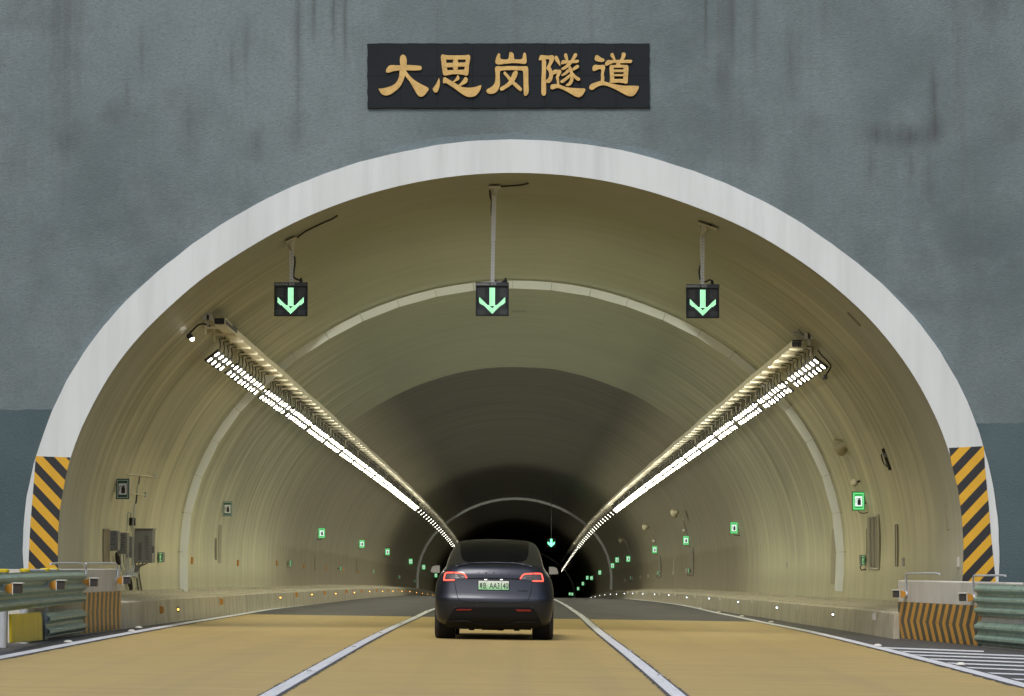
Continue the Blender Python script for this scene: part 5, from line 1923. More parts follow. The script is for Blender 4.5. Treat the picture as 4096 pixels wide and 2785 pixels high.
# ------------------------------------------------------------------ barriers and guard rails
def barriers():
    yel, blk = (.52, .255, .022), (.035, .036, .028)
    for sd, far_px, near_px, label, kk in ((1, (3594, 2555.5), (3926, 2588), 'concrete barrier end with chevron panel on the loudspeaker side', 1),
                                           (-1, (480, 2519), (324, 2540), 'concrete barrier end with chevron panel on the cabinet side', -1)):
        a, b = onroad(*far_px), onroad(*near_px)
        d = (b - a)
        d.z = 0
        L = d.length
        d.normalize()
        out = Vector((-d.y, d.x, 0))
        if out.x * sd < 0:
            out = -out
        H = 1.03
        root = thing('concrete_barrier', (a.x, a.y, zroad(a.x, a.y)), label, 'concrete barrier', 'concrete barrier ends')
        Mx = Matrix((d, out, Vector((0, 0, 1)))).transposed()
        root.rotation_euler = Mx.to_euler() if Mx.determinant() > 0 else (0, 0, 0)
        # local frame: x along the face towards the camera, y outwards from the road
        if Mx.determinant() > 0:
            fy = 1
            ang = math.atan2(d.y, d.x)
        else:
            fy = -1
            ang = math.atan2(d.y, d.x)
        root.rotation_euler = (0, 0, ang)
        tilt = (zroad(b.x, b.y) - zroad(a.x, a.y)) / L
        zt = lambda x: x * tilt
        Lf = L + 5.0
        m = MB()
        rows = []
        n = 12
        for i in range(n + 1):
            x = Lf * i / n
            y0, y1 = 0.0, .42 * fy
            rows.append([(x, y0, zt(x) - .2), (x, y0, zt(x) + H - .015), (x, y0 + .015 * fy, zt(x) + H), (x, y1 - .015 * fy, zt(x) + H), (x, y1, zt(x) + H - .015), (x, y1, zt(x) - .2)])
        m.grid(rows)
        m.face(rows[0])
        m.face(rows[-1][::-1])
        m.build('body', M['concrete'], root, sharp=30)
        # painted stretch nearer the camera
        q = onroad(*((4010, 2604) if sd > 0 else (288, 2546)))
        xs = (Vector((q.x, q.y, 0)) - Vector((a.x, a.y, 0))).dot(d) + (.0 if sd > 0 else .0)
        m = MB()
        g = .004
        x0, x1 = (max(xs, L + .3) if sd > 0 else L * .62), Lf
        lo, hi = (.02 if sd > 0 else .66), H + g
        y0, y1 = -g * fy, (.42 + 0) * fy
        m.grid([[(x, y0, zt(x) + lo), (x, y0, zt(x) + hi), (x, y1, zt(x) + hi)] for x in (x0, (x0 + x1) / 2, x1)])
        if sd > 0:
            m.build('painted_coat', M['bluepaint'], root, sharp=30)
        # chevron panel
        mat_ = stripes_mat('chevron_stripes', 0, 0, .0, .42 if sd > 0 else .44, yel, blk, (.33, -.85 if sd > 0 else .26))
        m = MB()
        h0, h1 = .015, .655
        nn = 10
        m.grid([[(L * 1.0 * i / nn + .012, -.010 * fy, zt(L * i / nn) + h0), (L * i / nn + .012, -.010 * fy, zt(L * i / nn) + h1)] for i in range(nn + 1)])
        m.grid([[(L * 1.0 * i / nn + .012, -.003 * fy, zt(L * i / nn) + h0), (L * i / nn + .012, -.003 * fy, zt(L * i / nn) + h1)] for i in range(nn + 1)])
        m.build('chevron_panel', mat_, root, sharp=0, fix=False)
        # bolts
        m = MB()
        for i in range(7):
            for h in (.08, .34, .60):
                x = L * (i + .5) / 7
                m.dome((x, -.010 * fy, zt(x) + h), (0, -fy, 0), .012, .006, 6, 2)
        m.build('bolt', M['dark'], root, sharp=60)
    # conduits and amber guide lamps
    z3 = lambda x, y: (x / 2.873, 2150 + y / 2.873)
    zr = lambda x, y: (3500 + x / 2.873, 2150 + y / 2.873)
    aL, bL = onroad(480, 2519), onroad(324, 2540)
    aR, bR = onroad(3594, 2555.5), onroad(3926, 2588)

    def facept(px, py, a, b, off):
        """meets the vertical barrier face"""
        n = Vector((-(b - a).y, (b - a).x, 0)).normalized()
        if n.x * a.x > 0:
            n = -n          # towards the road
        o = a + n * off
        d = ray(px, py)
        t = (o - CAM).dot(n) / d.dot(n)
        return CAM + d * t
    specs = [(-1, z3(1345, 505), aL, bL, [z3(985, 300), z3(1130, 297), z3(1310, 299), z3(1340, 312), z3(1352, 350), z3(1350, 440), z3(1342, 480)], 'amber sided guide lamp at the tunnel end of the cabinet side barrier'),
             (-1, z3(960, 530), aL, bL, [z3(580, 305), z3(650, 298), z3(930, 298), z3(975, 312), z3(990, 350), z3(988, 420), z3(975, 490)], 'amber sided guide lamp on the cabinet side barrier beside the rail end'),
             (1, zr(350, 660), aR, bR, [zr(740, 422), zr(690, 412), zr(365, 415), zr(358, 430), zr(355, 650)], 'amber sided guide lamp at the tunnel end of the loudspeaker side barrier'),
             (1, zr(1125, 700), aR, bR, [zr(1500, 442), zr(1470, 437), zr(1140, 440), zr(1130, 455), zr(1125, 690)], 'amber sided guide lamp on the loudspeaker side barrier beside the rail end')]

    def guide_lamp(loc, sd, label, pipe=None):
        root = thing('guide_lamp', loc, label, 'guide lamp', 'amber guide lamps')
        # prism body: the wide dark lens faces oncoming traffic, its cheek is amber
        m = MB()
        pts = [(0, -.03), (0, .05), (-sd * .10, .085), (-sd * .10, -.055)]
        m.slab(pts, (0, -.05, 0), (1, 0, 0), (0, 0, 1), (0, 1, 0), .15)
        m.build('body', M['orange'], root, bevel=.004)
        m = MB()
        m.box((min(-sd * .105, -sd * .215), -.062, -.045), (max(-sd * .105, -sd * .215), .09, .072))
        m.build('lens', M['visor'], root, bevel=.004)
        m = MB()
        xa, xb = sorted((-sd * .10, -sd * .245))
        m.box((xa, -.09, .080), (xb, .10, .090))
        m.box((min(-sd * .100, -sd * .112), -.075, -.065), (max(-sd * .100, -sd * .112), -.055, .08))
        m.build('visor', M['edge'], root, bevel=.002)
        m = MB()
        m.lathe([(.0, 0), (.055, 0), (.05, .03), (0, .04)], (sd * .03, .01, .01), (-sd, 0, 0), 12)
        m.build('base', M['pipe'], root, sharp=40)
        if pipe:
            m = MB()
            m.tube([p - Vector(loc) for p in pipe], .017, 7)
            m.build('conduit', M['pipe'], root, sharp=60)
    for sd, px, a, b, pipe, lab in specs:
        p = facept(px[0], px[1], a, b, .03)
        guide_lamp(p, sd, lab, [facept(x, y, a, b, .02) for x, y in pipe])

    # guard rails -------------------------------------------------
    z = zroad
    pathL = [(-6.915, 48.35), (-6.87, 45.5), (-6.82, 42.5), (-6.74, 38.5), (-6.66, 34), (-6.60, 28), (-6.60, 20), (-6.65, 10), (-6.75, 0)]
    pathR = [(7.275, 49.6), (7.61, 47.06), (7.98, 44.2), (8.3, 41), (8.55, 36), (8.7, 28), (8.7, 18), (8.7, 6)]

    def beam(path, waves, h, ztop, off):
        n = waves * 10
        rows = []
        fine = []
        for (x0, y0), (x1, y1) in zip(path, path[1:]):
            for k in range(6):
                fine.append((x0 + (x1 - x0) * k / 6, y0 + (y1 - y0) * k / 6))
        fine.append(path[-1])
        m = MB()
        out = []
        for i, (x, y) in enumerate(fine):
            ax, ay = fine[max(0, i - 1)]
            bx, by = fine[min(len(fine) - 1, i + 1)]
            t = Vector((bx - ax, by - ay, 0)).normalized()
            nr = Vector((-t.y, t.x, 0))
            if nr.x * x > 0:
                nr = -nr
            r = []
            for k in range(n + 1):
                f = k / n
                w = .5 - .5 * math.cos(f * waves * 2 * PI)
                w = max(0, min(1, (w - .5) * 1.5 + .5))
                p = Vector((x, y, z(x, y) + ztop - h * f)) + nr * (off + .02 + .062 * w)
                r.append(p)
            r2 = [p - nr * .006 for p in r][::-1]
            out.append(r + r2)
        m.grid(out, closed=True)
        m.face(out[0][::-1])
        m.face(out[-1])
        return m

    for sd, path, lab in ((-1, pathL, 'green grey corrugated guard rail with yellow capped posts on the cabinet side'), (1, pathR, 'green grey corrugated guard rail on the loudspeaker side')):
        x0, y0 = path[0]
        root = thing('guard_rail', (x0, y0, z(x0, y0)), lab, 'guard rail', 'guard rails before the portal')
        mw = root.location

        def put(m, name, mt, sharp=28, bevel=0):
            m.v = [tuple(Vector(v) - mw) for v in m.v]
            return m.build(name, mt, root, sharp=sharp, bevel=bevel)
        put(beam(path, 3, .50, 1.0, 0), 'upper_beam', M['rail'])
        lowpath = path if sd > 0 else [path[0], (-6.87, 45.5), (-6.85, 44.2)]
        put(beam(lowpath, 2, .36, .41, 0), 'lower_beam', M['rail'])
        # bolt clusters and slots near the splice
        m = MB()
        for (f0, f1) in ((0, 1), (1, 2), (2, 3)):
            (ax, ay), (bx, by) = path[f0], path[f0 + 1]
            for fr in (.07, .11, .15, .19, .36, .42, .72):
                x, y = ax + (bx - ax) * fr, ay + (by - ay) * fr
                for h in (.833, .667) + ((.23,) if (sd > 0 or f0 == 0) else ()):
                    t = Vector((bx - ax, by - ay, 0)).normalized()
                    nr = Vector((-t.y, t.x, 0))
                    if nr.x * x > 0:
                        nr = -nr
                    m.dome(Vector((x, y, z(x, y) + h)) + nr * .004, nr, .022, .018, 7, 2)
        put(m, 'bolt', M['dark'], 60)
        # posts
        posts = []
        if sd < 0:
            for px in (14, 99, 178, 214):
                best = None
                for q in range(400):
                    Y = 36 + q * .035
                    X = lerp_table(sorted((yy, xx) for xx, yy in path), Y) - .16
                    e = abs((CAM + ray(px, 2300) * (Y / ray(px, 2300).y)).x - X)
                    if best is None or e < best[0]:
                        best = (e, X, Y)
                posts.append((best[1], best[2]))
            posts += [(-6.9, 35), (-6.8, 31), (-6.78, 27), (-6.78, 20)]
        else:
            posts = [(8.55, 42.5), (8.72, 38), (8.85, 32), (8.88, 24)]
        for (x, y) in posts:
            m = MB()
            m.lathe([(0, -.3), (.065, -.3), (.065, 1.0), (0, 1.0)], (x, y, z(x, y)), (0, 0, 1), 14)
            pp = put(m, 'post', M['pipe'], 40)
            m = MB()
            m.lathe([(0, 1.0), (.078, 1.0), (.08, 1.03), (.05, 1.045), (0, 1.048)], (x, y, z(x, y)), (0, 0, 1), 14)
            m.v = [tuple(Vector(v) - mw) for v in m.v]
            m.build('cap', M['yellow'], pp, sharp=40)
    # two guide lamps on the cabinet side rail
    for px, py, lab in ((*z3(60, 600), 'amber sided guide lamp on the corrugated rail, the one nearer the camera'), (*z3(570, 560), 'amber sided guide lamp on the corrugated rail above the yellow board')):
        best = None
        d = ray(px, py)
        for q in range(500):
            Y = 36 + q * .03
            X = lerp_table(sorted((yy, xx) for xx, yy in pathL), Y) + .06
            e = abs((CAM + d * (Y / d.y)).x - X)
            if best is None or e < best[0]:
                best = (e, Y)
        guide_lamp(CAM + d * (best[1] / d.y), -1, lab)
    # yellow bent board closing the lower rail
    ra, rb = Vector((-6.915, 48.35, 0)), Vector((-6.74, 38.5, 0))
    q = [facept(x, y, ra, rb, .10) for x, y in ((47, 2457), (110, 2453), (163, 2449), (195, 2474), (194, 2505), (171, 2562), (110, 2568), (49, 2572))]
    L0 = q[-1].copy()
    m = MB()
    n_ = Vector((-1, 0, 0))
    bend = [0, .015, 0, -.09, -.09, 0, .015, 0]
    fr = [p - L0 + Vector((b_, 0, 0)) for p, b_ in zip(q, bend)]
    bk = [p + n_ * .04 for p in fr]
    for f in ((0, 1, 6, 7), (1, 2, 5, 6), (2, 3, 4, 5)):
        m.face([fr[i] for i in f])
        m.face([bk[i] for i in f][::-1])
    for i in range(8):
        m.face([fr[i], fr[(i + 1) % 8], bk[(i + 1) % 8], bk[i]])
    b = m.build('end_board', M['yellow'], bevel=.01, sharp=30)
    b.location = L0
    tag(b, 'yellow bent plastic board under the corrugated rail on the cabinet side', 'board')


# ------------------------------------------------------------------ the car
def car():
    pa, pb = onroad(1765, 2554.5), onroad(2178, 2559.6)
    Yax = (pa.y + pb.y) / 2
    Yr = Yax - .92
    xc = ((967 / 3.2917 + 1680) - 2097) / F * Yr
    zg = zroad(xc, Yr)
    root = thing('car', (xc, Yr, zg), 'matt dark grey hatchback car with red tail lights lit, driving into the tunnel', 'car')
    root.rotation_euler = (0, math.radians(.86), 0)
    T = [(.19, .30, .79, 4.45), (.26, .17, .87, 4.6), (.33, .08, .905, 4.7), (.45, .03, .928, 4.74), (.56, .0, .938, 4.75), (.655, -.005, .945, 4.74), (.685, .012, .946, 4.74), (.80, .045, .938, 4.66), (.88, .065, .925, 4.5),
         (.95, .08, .905, 4.25), (1.00, .088, .885, 3.95), (1.04, .095, .862, 3.7), (1.08, .112, .835, 3.6), (1.115, .13, .808, 3.52), (1.15, .16, .785, 3.47), (1.185, .23, .772, 3.42), (1.22, .36, .765, 3.36), (1.30, .66, .745, 3.22), (1.40, 1.05, .715, 3.03),
         (1.47, 1.36, .685, 2.9), (1.52, 1.62, .652, 2.82), (1.555, 1.84, .605, 2.76), (1.58, 2.02, .53, 2.7), (1.597, 2.18, .40, 2.62), (1.606, 2.3, .22, 2.55), (1.609, 2.38, .08, 2.5)]
    NL = 110

    def row(z):
        z = max(T[0][0], min(T[-1][0], z))
        for i in range(len(T) - 1):
            if z <= T[i + 1][0]:
                break
        a, b = T[i], T[i + 1]
        t = (z - a[0]) / (b[0] - a[0])
        p, q = T[max(0, i - 1)], T[min(len(T) - 1, i + 2)]
        out = []
        for k in (1, 2, 3):
            m0 = (b[k] - p[k]) / max(1e-6, (b[0] - p[0])) * (b[0] - a[0])
            m1 = (q[k] - a[k]) / max(1e-6, (q[0] - a[0])) * (b[0] - a[0])
            out.append((2 * t ** 3 - 3 * t * t + 1) * a[k] + (t ** 3 - 2 * t * t + t) * m0 + (-2 * t ** 3 + 3 * t * t) * b[k] + (t ** 3 - t * t) * m1)
        return out

    def corner(z):
        w = row(z)[1]
        return min(w * .6, .26 if z < 1.1 else .26 + (z - 1.1) * .35)

    def surf(x, z):
        y0, w, y1 = row(z)
        R = corner(z)
        ax = min(abs(x), w)
        y = y0 + .11 * (ax / w) ** 2
        c = ax - (w - R)
        if c > 0:
            c = min(c, R * .999)
            y += R - math.sqrt(max(0, R * R - c * c))
        return y

    def loop(z):
        y0, w, y1 = row(z)
        R = corner(z)
        half = []
        for k in range(10):
            x = (w - R) * k / 10
            half.append((x, surf(x, z)))
        for k in range(11):
            a = PI / 2 * k / 10
            x = w - R + R * math.sin(a)
            half.append((x, y0 + .11 * (x / w) ** 2 + R * (1 - math.cos(a))))
        ys = half[-1][1]
        Rf = min(.5 * w, .5)
        for k in range(1, 12):
            half.append((w * (1 + (.0 if True else 0)), ys + (y1 - Rf - ys) * k / 12))
        for k in range(0, 9):
            a = PI / 2 * k / 8
            half.append((w - Rf + Rf * math.cos(a), y1 - Rf + Rf * math.sin(a)))
        half.append(((w - Rf) * .5, y1 + .03))
        half.append((0, y1 + .04))
        left = [(-x, y) for x, y in half[1:-1]][::-1]
        return [(x, y, z) for x, y in half + left]

    zs = []
    for a, b in zip(T, T[1:]):
        n = 2 if b[0] - a[0] > .03 else 1
        for k in range(n):
            zs.append(a[0] + (b[0] - a[0]) * k / n)
    zs.append(T[-1][0])
    m = MB()
    rows = [loop(z) for z in zs]
    m.grid(rows, closed=True)
    m.face(rows[0][::-1])
    m.face(rows[-1])
    body = m.build('body', M['carpaint'], root, sharp=50)
    # wheel arches
    cut = MB()
    for yy in (.92, 3.81):
        for s_ in (-1, 1):
            cut.tube([(s_ * .60, yy, .37), (s_ * 1.2, yy, .37)], .425, 40)
    co = cut.build('cut', M['carblack'])
    co.parent = root
    bo = body.modifiers.new('arch', 'BOOLEAN')
    bo.operation = 'DIFFERENCE'
    bo.object = co
    bo.solver = 'EXACT'
    bpy.context.view_layer.update()
    dg = bpy.context.evaluated_depsgraph_get()
    me = bpy.data.meshes.new_from_object(body.evaluated_get(dg))
    body.modifiers.clear()
    body.data = me
    bpy.data.objects.remove(co)

    loc = Vector((xc, Yr, zg))
    Rr = Euler(root.rotation_euler).to_matrix().transposed()

    def cp(zx, zy, lift=.004):
        """a point of the enlarged photograph dropped on the car's rear skin"""
        px, py = 1680 + zx / 3.2917, 2120 + zy / 3.2917
        y = .05
        for _ in range(14):
            p = Rr @ (at(px, py, Yr + y) - loc)
            zc_ = max(.192, min(1.604, p.z))
            y = .5 * y + .5 * surf(p.x, zc_)
        return Vector((p.x, y - lift, p.z + (lift * .5 if p.z > 1.2 else 0)))

    def panel(rws, name, mt, parent, n=24, step=8, lift=.005, th=.004):
        """rws: (y, x0, x1) in the enlarged photograph"""
        out = []
        y = rws[0][0]
        while True:
            x0 = lerp_table([(r[0], r[1]) for r in rws], y)
            x1 = lerp_table([(r[0], r[2]) for r in rws], y)
            out.append([cp(x0 + (x1 - x0) * k / n, y, lift) for k in range(n + 1)])
            if y >= rws[-1][0]:
                break
            y = min(rws[-1][0], y + step)
        m = MB()
        m.grid(out)
        back = [[p + Vector((0, lift + .012, 0)) for p in r] for r in out]
        edge_f = [r[0] for r in out] + out[-1][1:] + [r[-1] for r in out[-2::-1]] + out[0][-2:0:-1]
        edge_b = [r[0] for r in back] + back[-1][1:] + [r[-1] for r in back[-2::-1]] + back[0][-2:0:-1]
        m.grid([edge_f, edge_b], closed=True)
        return m.build(name, mt, parent, sharp=40)

    def line(pts, name, mt, parent, r=.005, lift=.002, n=6, sub=6):
        path = []
        for a, b in zip(pts, pts[1:]):
            for k in range(sub):
                path.append(cp(a[0] + (b[0] - a[0]) * k / sub, a[1] + (b[1] - a[1]) * k / sub, lift))
        path.append(cp(*pts[-1], lift))
        m = MB()
        m.tube(path, r, n)
        return m.build(name, mt, parent, sharp=60)

    mir = lambda x, dy=0: 1936 - x
    # rear window
    panel([(140, 640, 1330), (150, 535, 1425), (200, 527, 1432), (260, 530, 1432), (320, 538, 1426), (360, 550, 1415), (390, 566, 1398), (410, 592, 1370), (424, 650, 1310), (430, 760, 1210), (432, 860, 1100)], 'rear_window', M['glass'], root, 30, 6, .006)
    # lip spoiler
    line([(470, 480), (540, 458), (700, 441), (967, 436), (1230, 443), (1400, 464), (1478, 490)], 'spoiler', M['carpaint'], root, .014, .012, 8)
    line([(480, 490), (560, 468), (700, 452), (967, 447), (1230, 454), (1390, 474), (1470, 500)], 'spoiler_underline', M['carblack'], root, .006, .006, 6)  # thin black line just below the lip
    # hatch joint
    hatch = [(456, 690), (470, 770), (484, 850), (500, 893), (530, 930), (580, 950), (760, 956), (967, 957)]
    line(hatch + [(mir(x), y + 6) for x, y in hatch[::-1][1:]], 'hatch_joint', M['carblack'], root, .0045, .0005)
    line([(628, 640), (760, 637), (967, 637), (1180, 642), (1312, 648)], 'crease_shadow', M['carblack'], root, .010, .002)  # dark strip painting the shade in the crease between the tail lights
    for s_ in (0, 1):
        X = (lambda x: x) if not s_ else mir
        Yo = 0 if not s_ else 13
        sg = lambda rws: [(y + Yo, min(X(a), X(b)), max(X(a), X(b))) for y, a, b in rws]
        tl = panel(sg([(552, 335, 560), (560, 322, 578), (580, 316, 596), (600, 312, 606), (625, 308, 618), (640, 306, 625), (645, 305, 520), (656, 304, 480), (670, 302, 457)]), 'tail_light', M['lens'], root, 18, 5, .010)
        L_ = lambda pts: [(X(x), y + Yo) for x, y in pts]
        line(L_([(454, 660), (380, 661), (316, 661), (318, 640), (326, 600), (336, 572), (356, 563), (440, 562)]), 'light_band', M['tail'], tl, .0115, .012, 8, 4)
        line(L_([(452, 563), (520, 566), (560, 572), (588, 590), (606, 615), (616, 634)]), 'light_band', M['tail'], tl, .0105, .012, 8, 4)
        line(L_([(449, 556), (455, 640), (458, 668)]), 'joint', M['carblack'], tl, .004, .013)
        line(L_([(362, 600), (440, 598), (530, 603), (585, 628)]), 'reflector_bar', M['lensbar'], tl, .004, .013)
        line(L_([(356, 622), (440, 622), (520, 628)]), 'reflector_bar', M['lensbar'], tl, .004, .013)
        line(L_([(300, 672), (286, 740), (270, 810), (258, 862), (176, 886)]), 'fender_joint', M['carblack'], root, .003, .001)
        # low red reflectors in the black valance
    panel([(1024, 520, 1420), (1032, 462, 1478), (1050, 440, 1508), (1080, 420, 1532), (1120, 396, 1552), (1160, 378, 1568), (1196, 358, 1582), (1240, 330, 1606), (1296, 300, 1640)], 'valance', M['carblack'], root, 30, 10, .008)
    line([(360, 1200), (520, 1199), (650, 1201), (720, 1222), (800, 1238), (980, 1241), (1160, 1241), (1240, 1218), (1300, 1211), (1575, 1214)], 'valance_ridge', M['carblack'], root, .012, .016)
    for a in ([(1042, 500, 690), (1052, 478, 678), (1062, 472, 664)], [(1047, 1255, 1440), (1060, 1268, 1462), (1074, 1285, 1466)]):
        panel(a, 'reflector', M['redrefl'], root, 10, 4, .016)
    # number plate
    c = cp(969, 730, .028)
    pl = bpy.data.objects.new('number_plate', None)
    C.objects.link(pl)
    pl.parent = root
    pl.location = c
    m = MB()
    m.box((-.246, .002, -.078), (.246, .035, .078))
    m.build('frame', M['carblack'], pl, bevel=.006)
    m = MB()
    m.box((-.238, -.002, -.069), (.238, .001, .069))
    o = m.build('panel', M['plate'], pl, sharp=0)
    for txt, x, sx, sz in (('粤', -.196, .056, .095), ('B', -.139, .070, .108), ('AA3140', .083, .070, .108)):
        me = text_mesh(txt, 1.0, .001 / max(sx, .01) * .2, space=1.0)
        xs = [v.co.x for v in me.vertices]
        ys_ = [v.co.y for v in me.vertices]
        W, H = max(xs) - min(xs), max(ys_) - min(ys_)
        tw = {1: .045}.get(len(txt), .296)
        th_ = .090
        for v in me.vertices:
            v.co.x = (v.co.x - (max(xs) + min(xs)) / 2) / W * tw
            v.co.y = (v.co.y - (max(ys_) + min(ys_)) / 2) / H * th_
            v.co.z = (1 if v.co.z > 0 else -1) * .0015
        me.materials.clear()
        me.materials.append(M['ink'])
        o = bpy.data.objects.new('lettering', me)
        C.objects.link(o)
        o.parent = pl
        o.rotation_euler = (PI / 2, 0, 0)
        o.location = (x if len(txt) > 1 else x, -.0045, -.004)
    m = MB()
    m.dome((-.105, -.002, 0), (0, -1, 0), .008, .003, 8, 2)
    for x in (-.11, .125):
        for zz in (.056, -.058):
            m.dome((x, -.002, zz), (0, -1, 0), .009, .005, 8, 2)
    m.build('bolt', M['lensbar'], pl, sharp=60)
    for x in (865, 1072):
        q = cp(x, 655, .012)
        m = MB()
        m.box((q.x - .02, q.y - .004, q.z - .005), (q.x + .02, q.y + .01, q.z + .005))
        m.build('plate_lamp', M['platelamp'], root)
    # badge letters
    for txt, x, y, w, h in (('T', 772, 566, .024, .024), ('E', 872, 566, .024, .024), ('S', 972, 567, .024, .024), ('L', 1070, 568, .024, .024), ('A', 1170, 570, .024, .024), ('DUAL MOTOR', 1350, 797, .162, .013)):
        me = text_mesh(txt, 1.0, .01)
        xs = [v.co.x for v in me.vertices]
        ys_ = [v.co.y for v in me.vertices]
        W, H = max(xs) - min(xs), max(ys_) - min(ys_)
        for v in me.vertices:
            v.co.x = (v.co.x - (max(xs) + min(xs)) / 2) / W * w
            v.co.y = (v.co.y - (max(ys_) + min(ys_)) / 2) / H * h
            v.co.z = (1 if v.co.z > 0 else -1) * .003
        me.materials.clear()
        me.materials.append(M['ink'])
        o = bpy.data.objects.new('lettering', me)
        C.objects.link(o)
        o.parent = root
        q = cp(x, y, .003)
        dq = cp(x, y - 20, .003) - cp(x, y + 20, .003)
        o.location = q
        o.rotation_euler = (math.atan2(dq.z, dq.y), 0, math.atan2((cp(x + 30, y, 0) - cp(x - 30, y, 0)).y, (cp(x + 30, y, 0) - cp(x - 30, y, 0)).x))
    line([(1283, 806), (1418, 809)], 'badge_bar', M['ink'], root, .002, .002)
    for x, y in ((752, 1000), (1176, 1006), (455, 1018), (1472, 1030)):
        q = cp(x, y, .001)
        m = MB()
        m.dome(q, (0, -1, .1), .010, .003, 8, 2)
        m.build('parking_sensor', M['carpaint'], root, sharp=60)
    # side windows
    for s_ in (-1, 1):
        m = MB()
        rws = []
        for k in range(9):
            z = 1.10 + .40 * k / 8
            y0, w, y1 = row(z)
            ya = y0 + corner(z) + .24
            yb = y1 - .45
            rws.append([(s_ * (w + .005), ya + (yb - ya) * j / 8, z) for j in range(9)])
        m.grid(rws)
        m.build('side_window', M['glass'], root, sharp=40)
        # door mirror
        cx_, cy_ = (200, 520) if s_ < 0 else (1760, 540)
        p = Rr @ (at(1680 + cx_ / 3.2917, 2120 + cy_ / 3.2917, Yr + 2.75) - loc)
        k = (Yr + 2.75) / (F * 3.2917)
        poly = [(-70, 40), (-62, 5), (-45, -35), (-25, -52), (10, -58), (66, -60), (70, -40), (70, 50), (62, 56), (10, 54), (-50, 50)]
        poly = [(x * k, -y * k) for x, y in poly]
        if s_ > 0:
            poly = [(-x, y) for x, y in poly]
        mr = bpy.data.objects.new('door_mirror', None)
        C.objects.link(mr)
        mr.parent = root
        mr.location = p
        rr = []
        for f, yy in ((.9, .0), (1.0, .02), (1.0, .06), (.85, .13), (.45, .18)):
            rr.append([(x * f, yy, z * f) for x, z in poly])
        m = MB()
        m.grid(rr, closed=True)
        m.face(rr[-1])
        m.face(rr[0][::-1])
        m.tube([(-s_ * .05, .08, -.05), (-s_ * .18, .12, -.09), (-s_ * .30, .16, -.12)], [.045, .035, .04], 8)
        m.build('shell', M['carblack'], mr, sharp=50)
        m = MB()
        m.face([(x * .86, -.003, z * .84 + .002) for x, z in poly])
        m.build('mirror_glass', M['mirror'], mr, sharp=0)
    # wheels
    for yy, tw in ((.92, .272), (3.81, .252)):
        for s_ in (-1, 1):
            xo = .948 if yy < 2 else .93
            w = bpy.data.objects.new('wheel', None)
            C.objects.link(w)
            w.parent = root
            w.location = (s_ * (xo - tw / 2), yy, .352)
            m = MB()
            h = tw / 2
            prf = [(.245, -h + .01), (.30, -h), (.332, -h + .008), (.348, -h + .03), (.352, -h + .05)]
            for g in (-.06, -.02, .02, .06):
                prf += [(.352, g - .006), (.344, g - .004), (.344, g + .004), (.352, g + .006)]
            prf += [(.352, h - .05), (.348, h - .03), (.332, h - .008), (.30, h), (.245, h - .01)]
            m.lathe(prf, (0, 0, 0), (s_, 0, 0), 48)
            m.build('tyre', M['tyre'], w, sharp=30)
            m = MB()
            m.lathe([(.247, -h + .02), (.247, h - .03), (.22, h - .03), (.21, h - .06), (.06, h - .05), (.05, h - .02), (0, h - .02)], (0, 0, 0), (s_, 0, 0), 32)
            m.lathe([(.247, -h + .02), (.2, -h + .04), (0, -h + .04)], (0, 0, 0), (s_, 0, 0), 32)
            m.build('rim', M['rim'], w, sharp=30)
    # underside bits that hang below the valance
    m = MB()
    m.box((-.60, .45, .165), (.60, 4.2, .25))
    for x in (-.36, .10, .36):
        m.box((x - .04, .5, .145), (x + .05, .8, .18))
    m.box((-.2, 1.0, .14), (.16, 1.6, .17))
    m.build('undertray', M['carblack'], root, bevel=.01)
    # arch linings
    for yy in (.92, 3.81):
        for s_ in (-1, 1):
            m = MB()
            m.lathe([(.0, 0), (.42, 0), (.42, .25)], (s_ * .62, yy, .37), (s_, 0, 0), 32)
            m.build('arch_lining', M['carblack'], root, sharp=40)


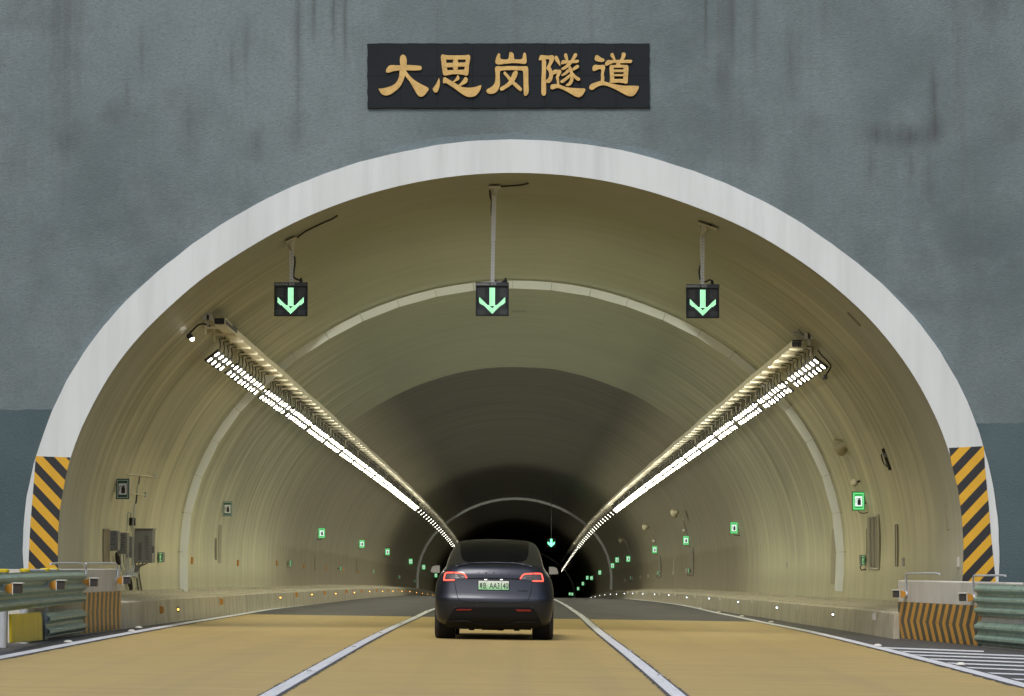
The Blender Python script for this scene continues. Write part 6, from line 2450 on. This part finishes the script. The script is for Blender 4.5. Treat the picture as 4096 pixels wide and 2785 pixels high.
# ------------------------------------------------------------------ light, camera
def light_and_camera():
    w = bpy.data.worlds.new('World')
    sc.world = w
    w.use_nodes = True
    nt = w.node_tree
    bg = nt.nodes['Background']
    sky = nt.nodes.new('ShaderNodeTexSky')
    sky.sky_type = 'NISHITA'
    sky.sun_disc = False
    EL, AZ = math.radians(52), math.radians(-162)     # behind the camera, a little to one side
    sky.sun_elevation = EL
    sky.sun_rotation = AZ
    sky.air_density = 1.0
    sky.dust_density = 3.0
    sky.ozone_density = 1.0
    nt.links.new(sky.outputs[0], bg.inputs[0])
    bg.inputs[1].default_value = SKY
    l = bpy.data.lights.new('sun', 'SUN')
    l.energy = SUN
    l.angle = math.radians(16)
    l.color = (1, .97, .92)
    o = bpy.data.objects.new('sun', l)
    C.objects.link(o)
    dirv = Vector((math.sin(AZ) * math.cos(EL), math.cos(AZ) * math.cos(EL), math.sin(EL)))
    o.rotation_euler = dirv.to_track_quat('Z', 'Y').to_euler()
    o.location = dirv * 60
    cam = bpy.data.cameras.new('camera')
    cam.lens = F / 4096 * 36
    cam.sensor_width = 36
    cam.clip_start = .5
    cam.clip_end = 2000
    co = bpy.data.objects.new('camera', cam)
    C.objects.link(co)
    co.location = CAM
    co.rotation_euler = (PI / 2 + PITCH, 0, YAW)
    sc.camera = co
    sc.view_settings.view_transform = 'Standard'
    sc.view_settings.look = 'None'
    sc.view_settings.exposure = EXPO
    sc.view_settings.gamma = 1
    sc.view_settings.use_curve_mapping = False
    cy = sc.cycles
    cy.use_denoising = True
    cy.max_bounces = 8
    cy.diffuse_bounces = 5
    cy.glossy_bounces = 3
    cy.transmission_bounces = 2
    cy.sample_clamp_indirect = 6
    cy.caustics_reflective = False
    cy.caustics_refractive = False
    cy.use_light_tree = True


SKY, SUN, EXPO = .15, 1.1, .44
ground()
tabs = road_markings()
tunnel()
hazard_panels()
rings()
name_plaque()
signals()
trays_and_lamps()
wall_signs()
kerb_things()
cabinets()
loudspeakers()
barriers()
car()
light_and_camera()
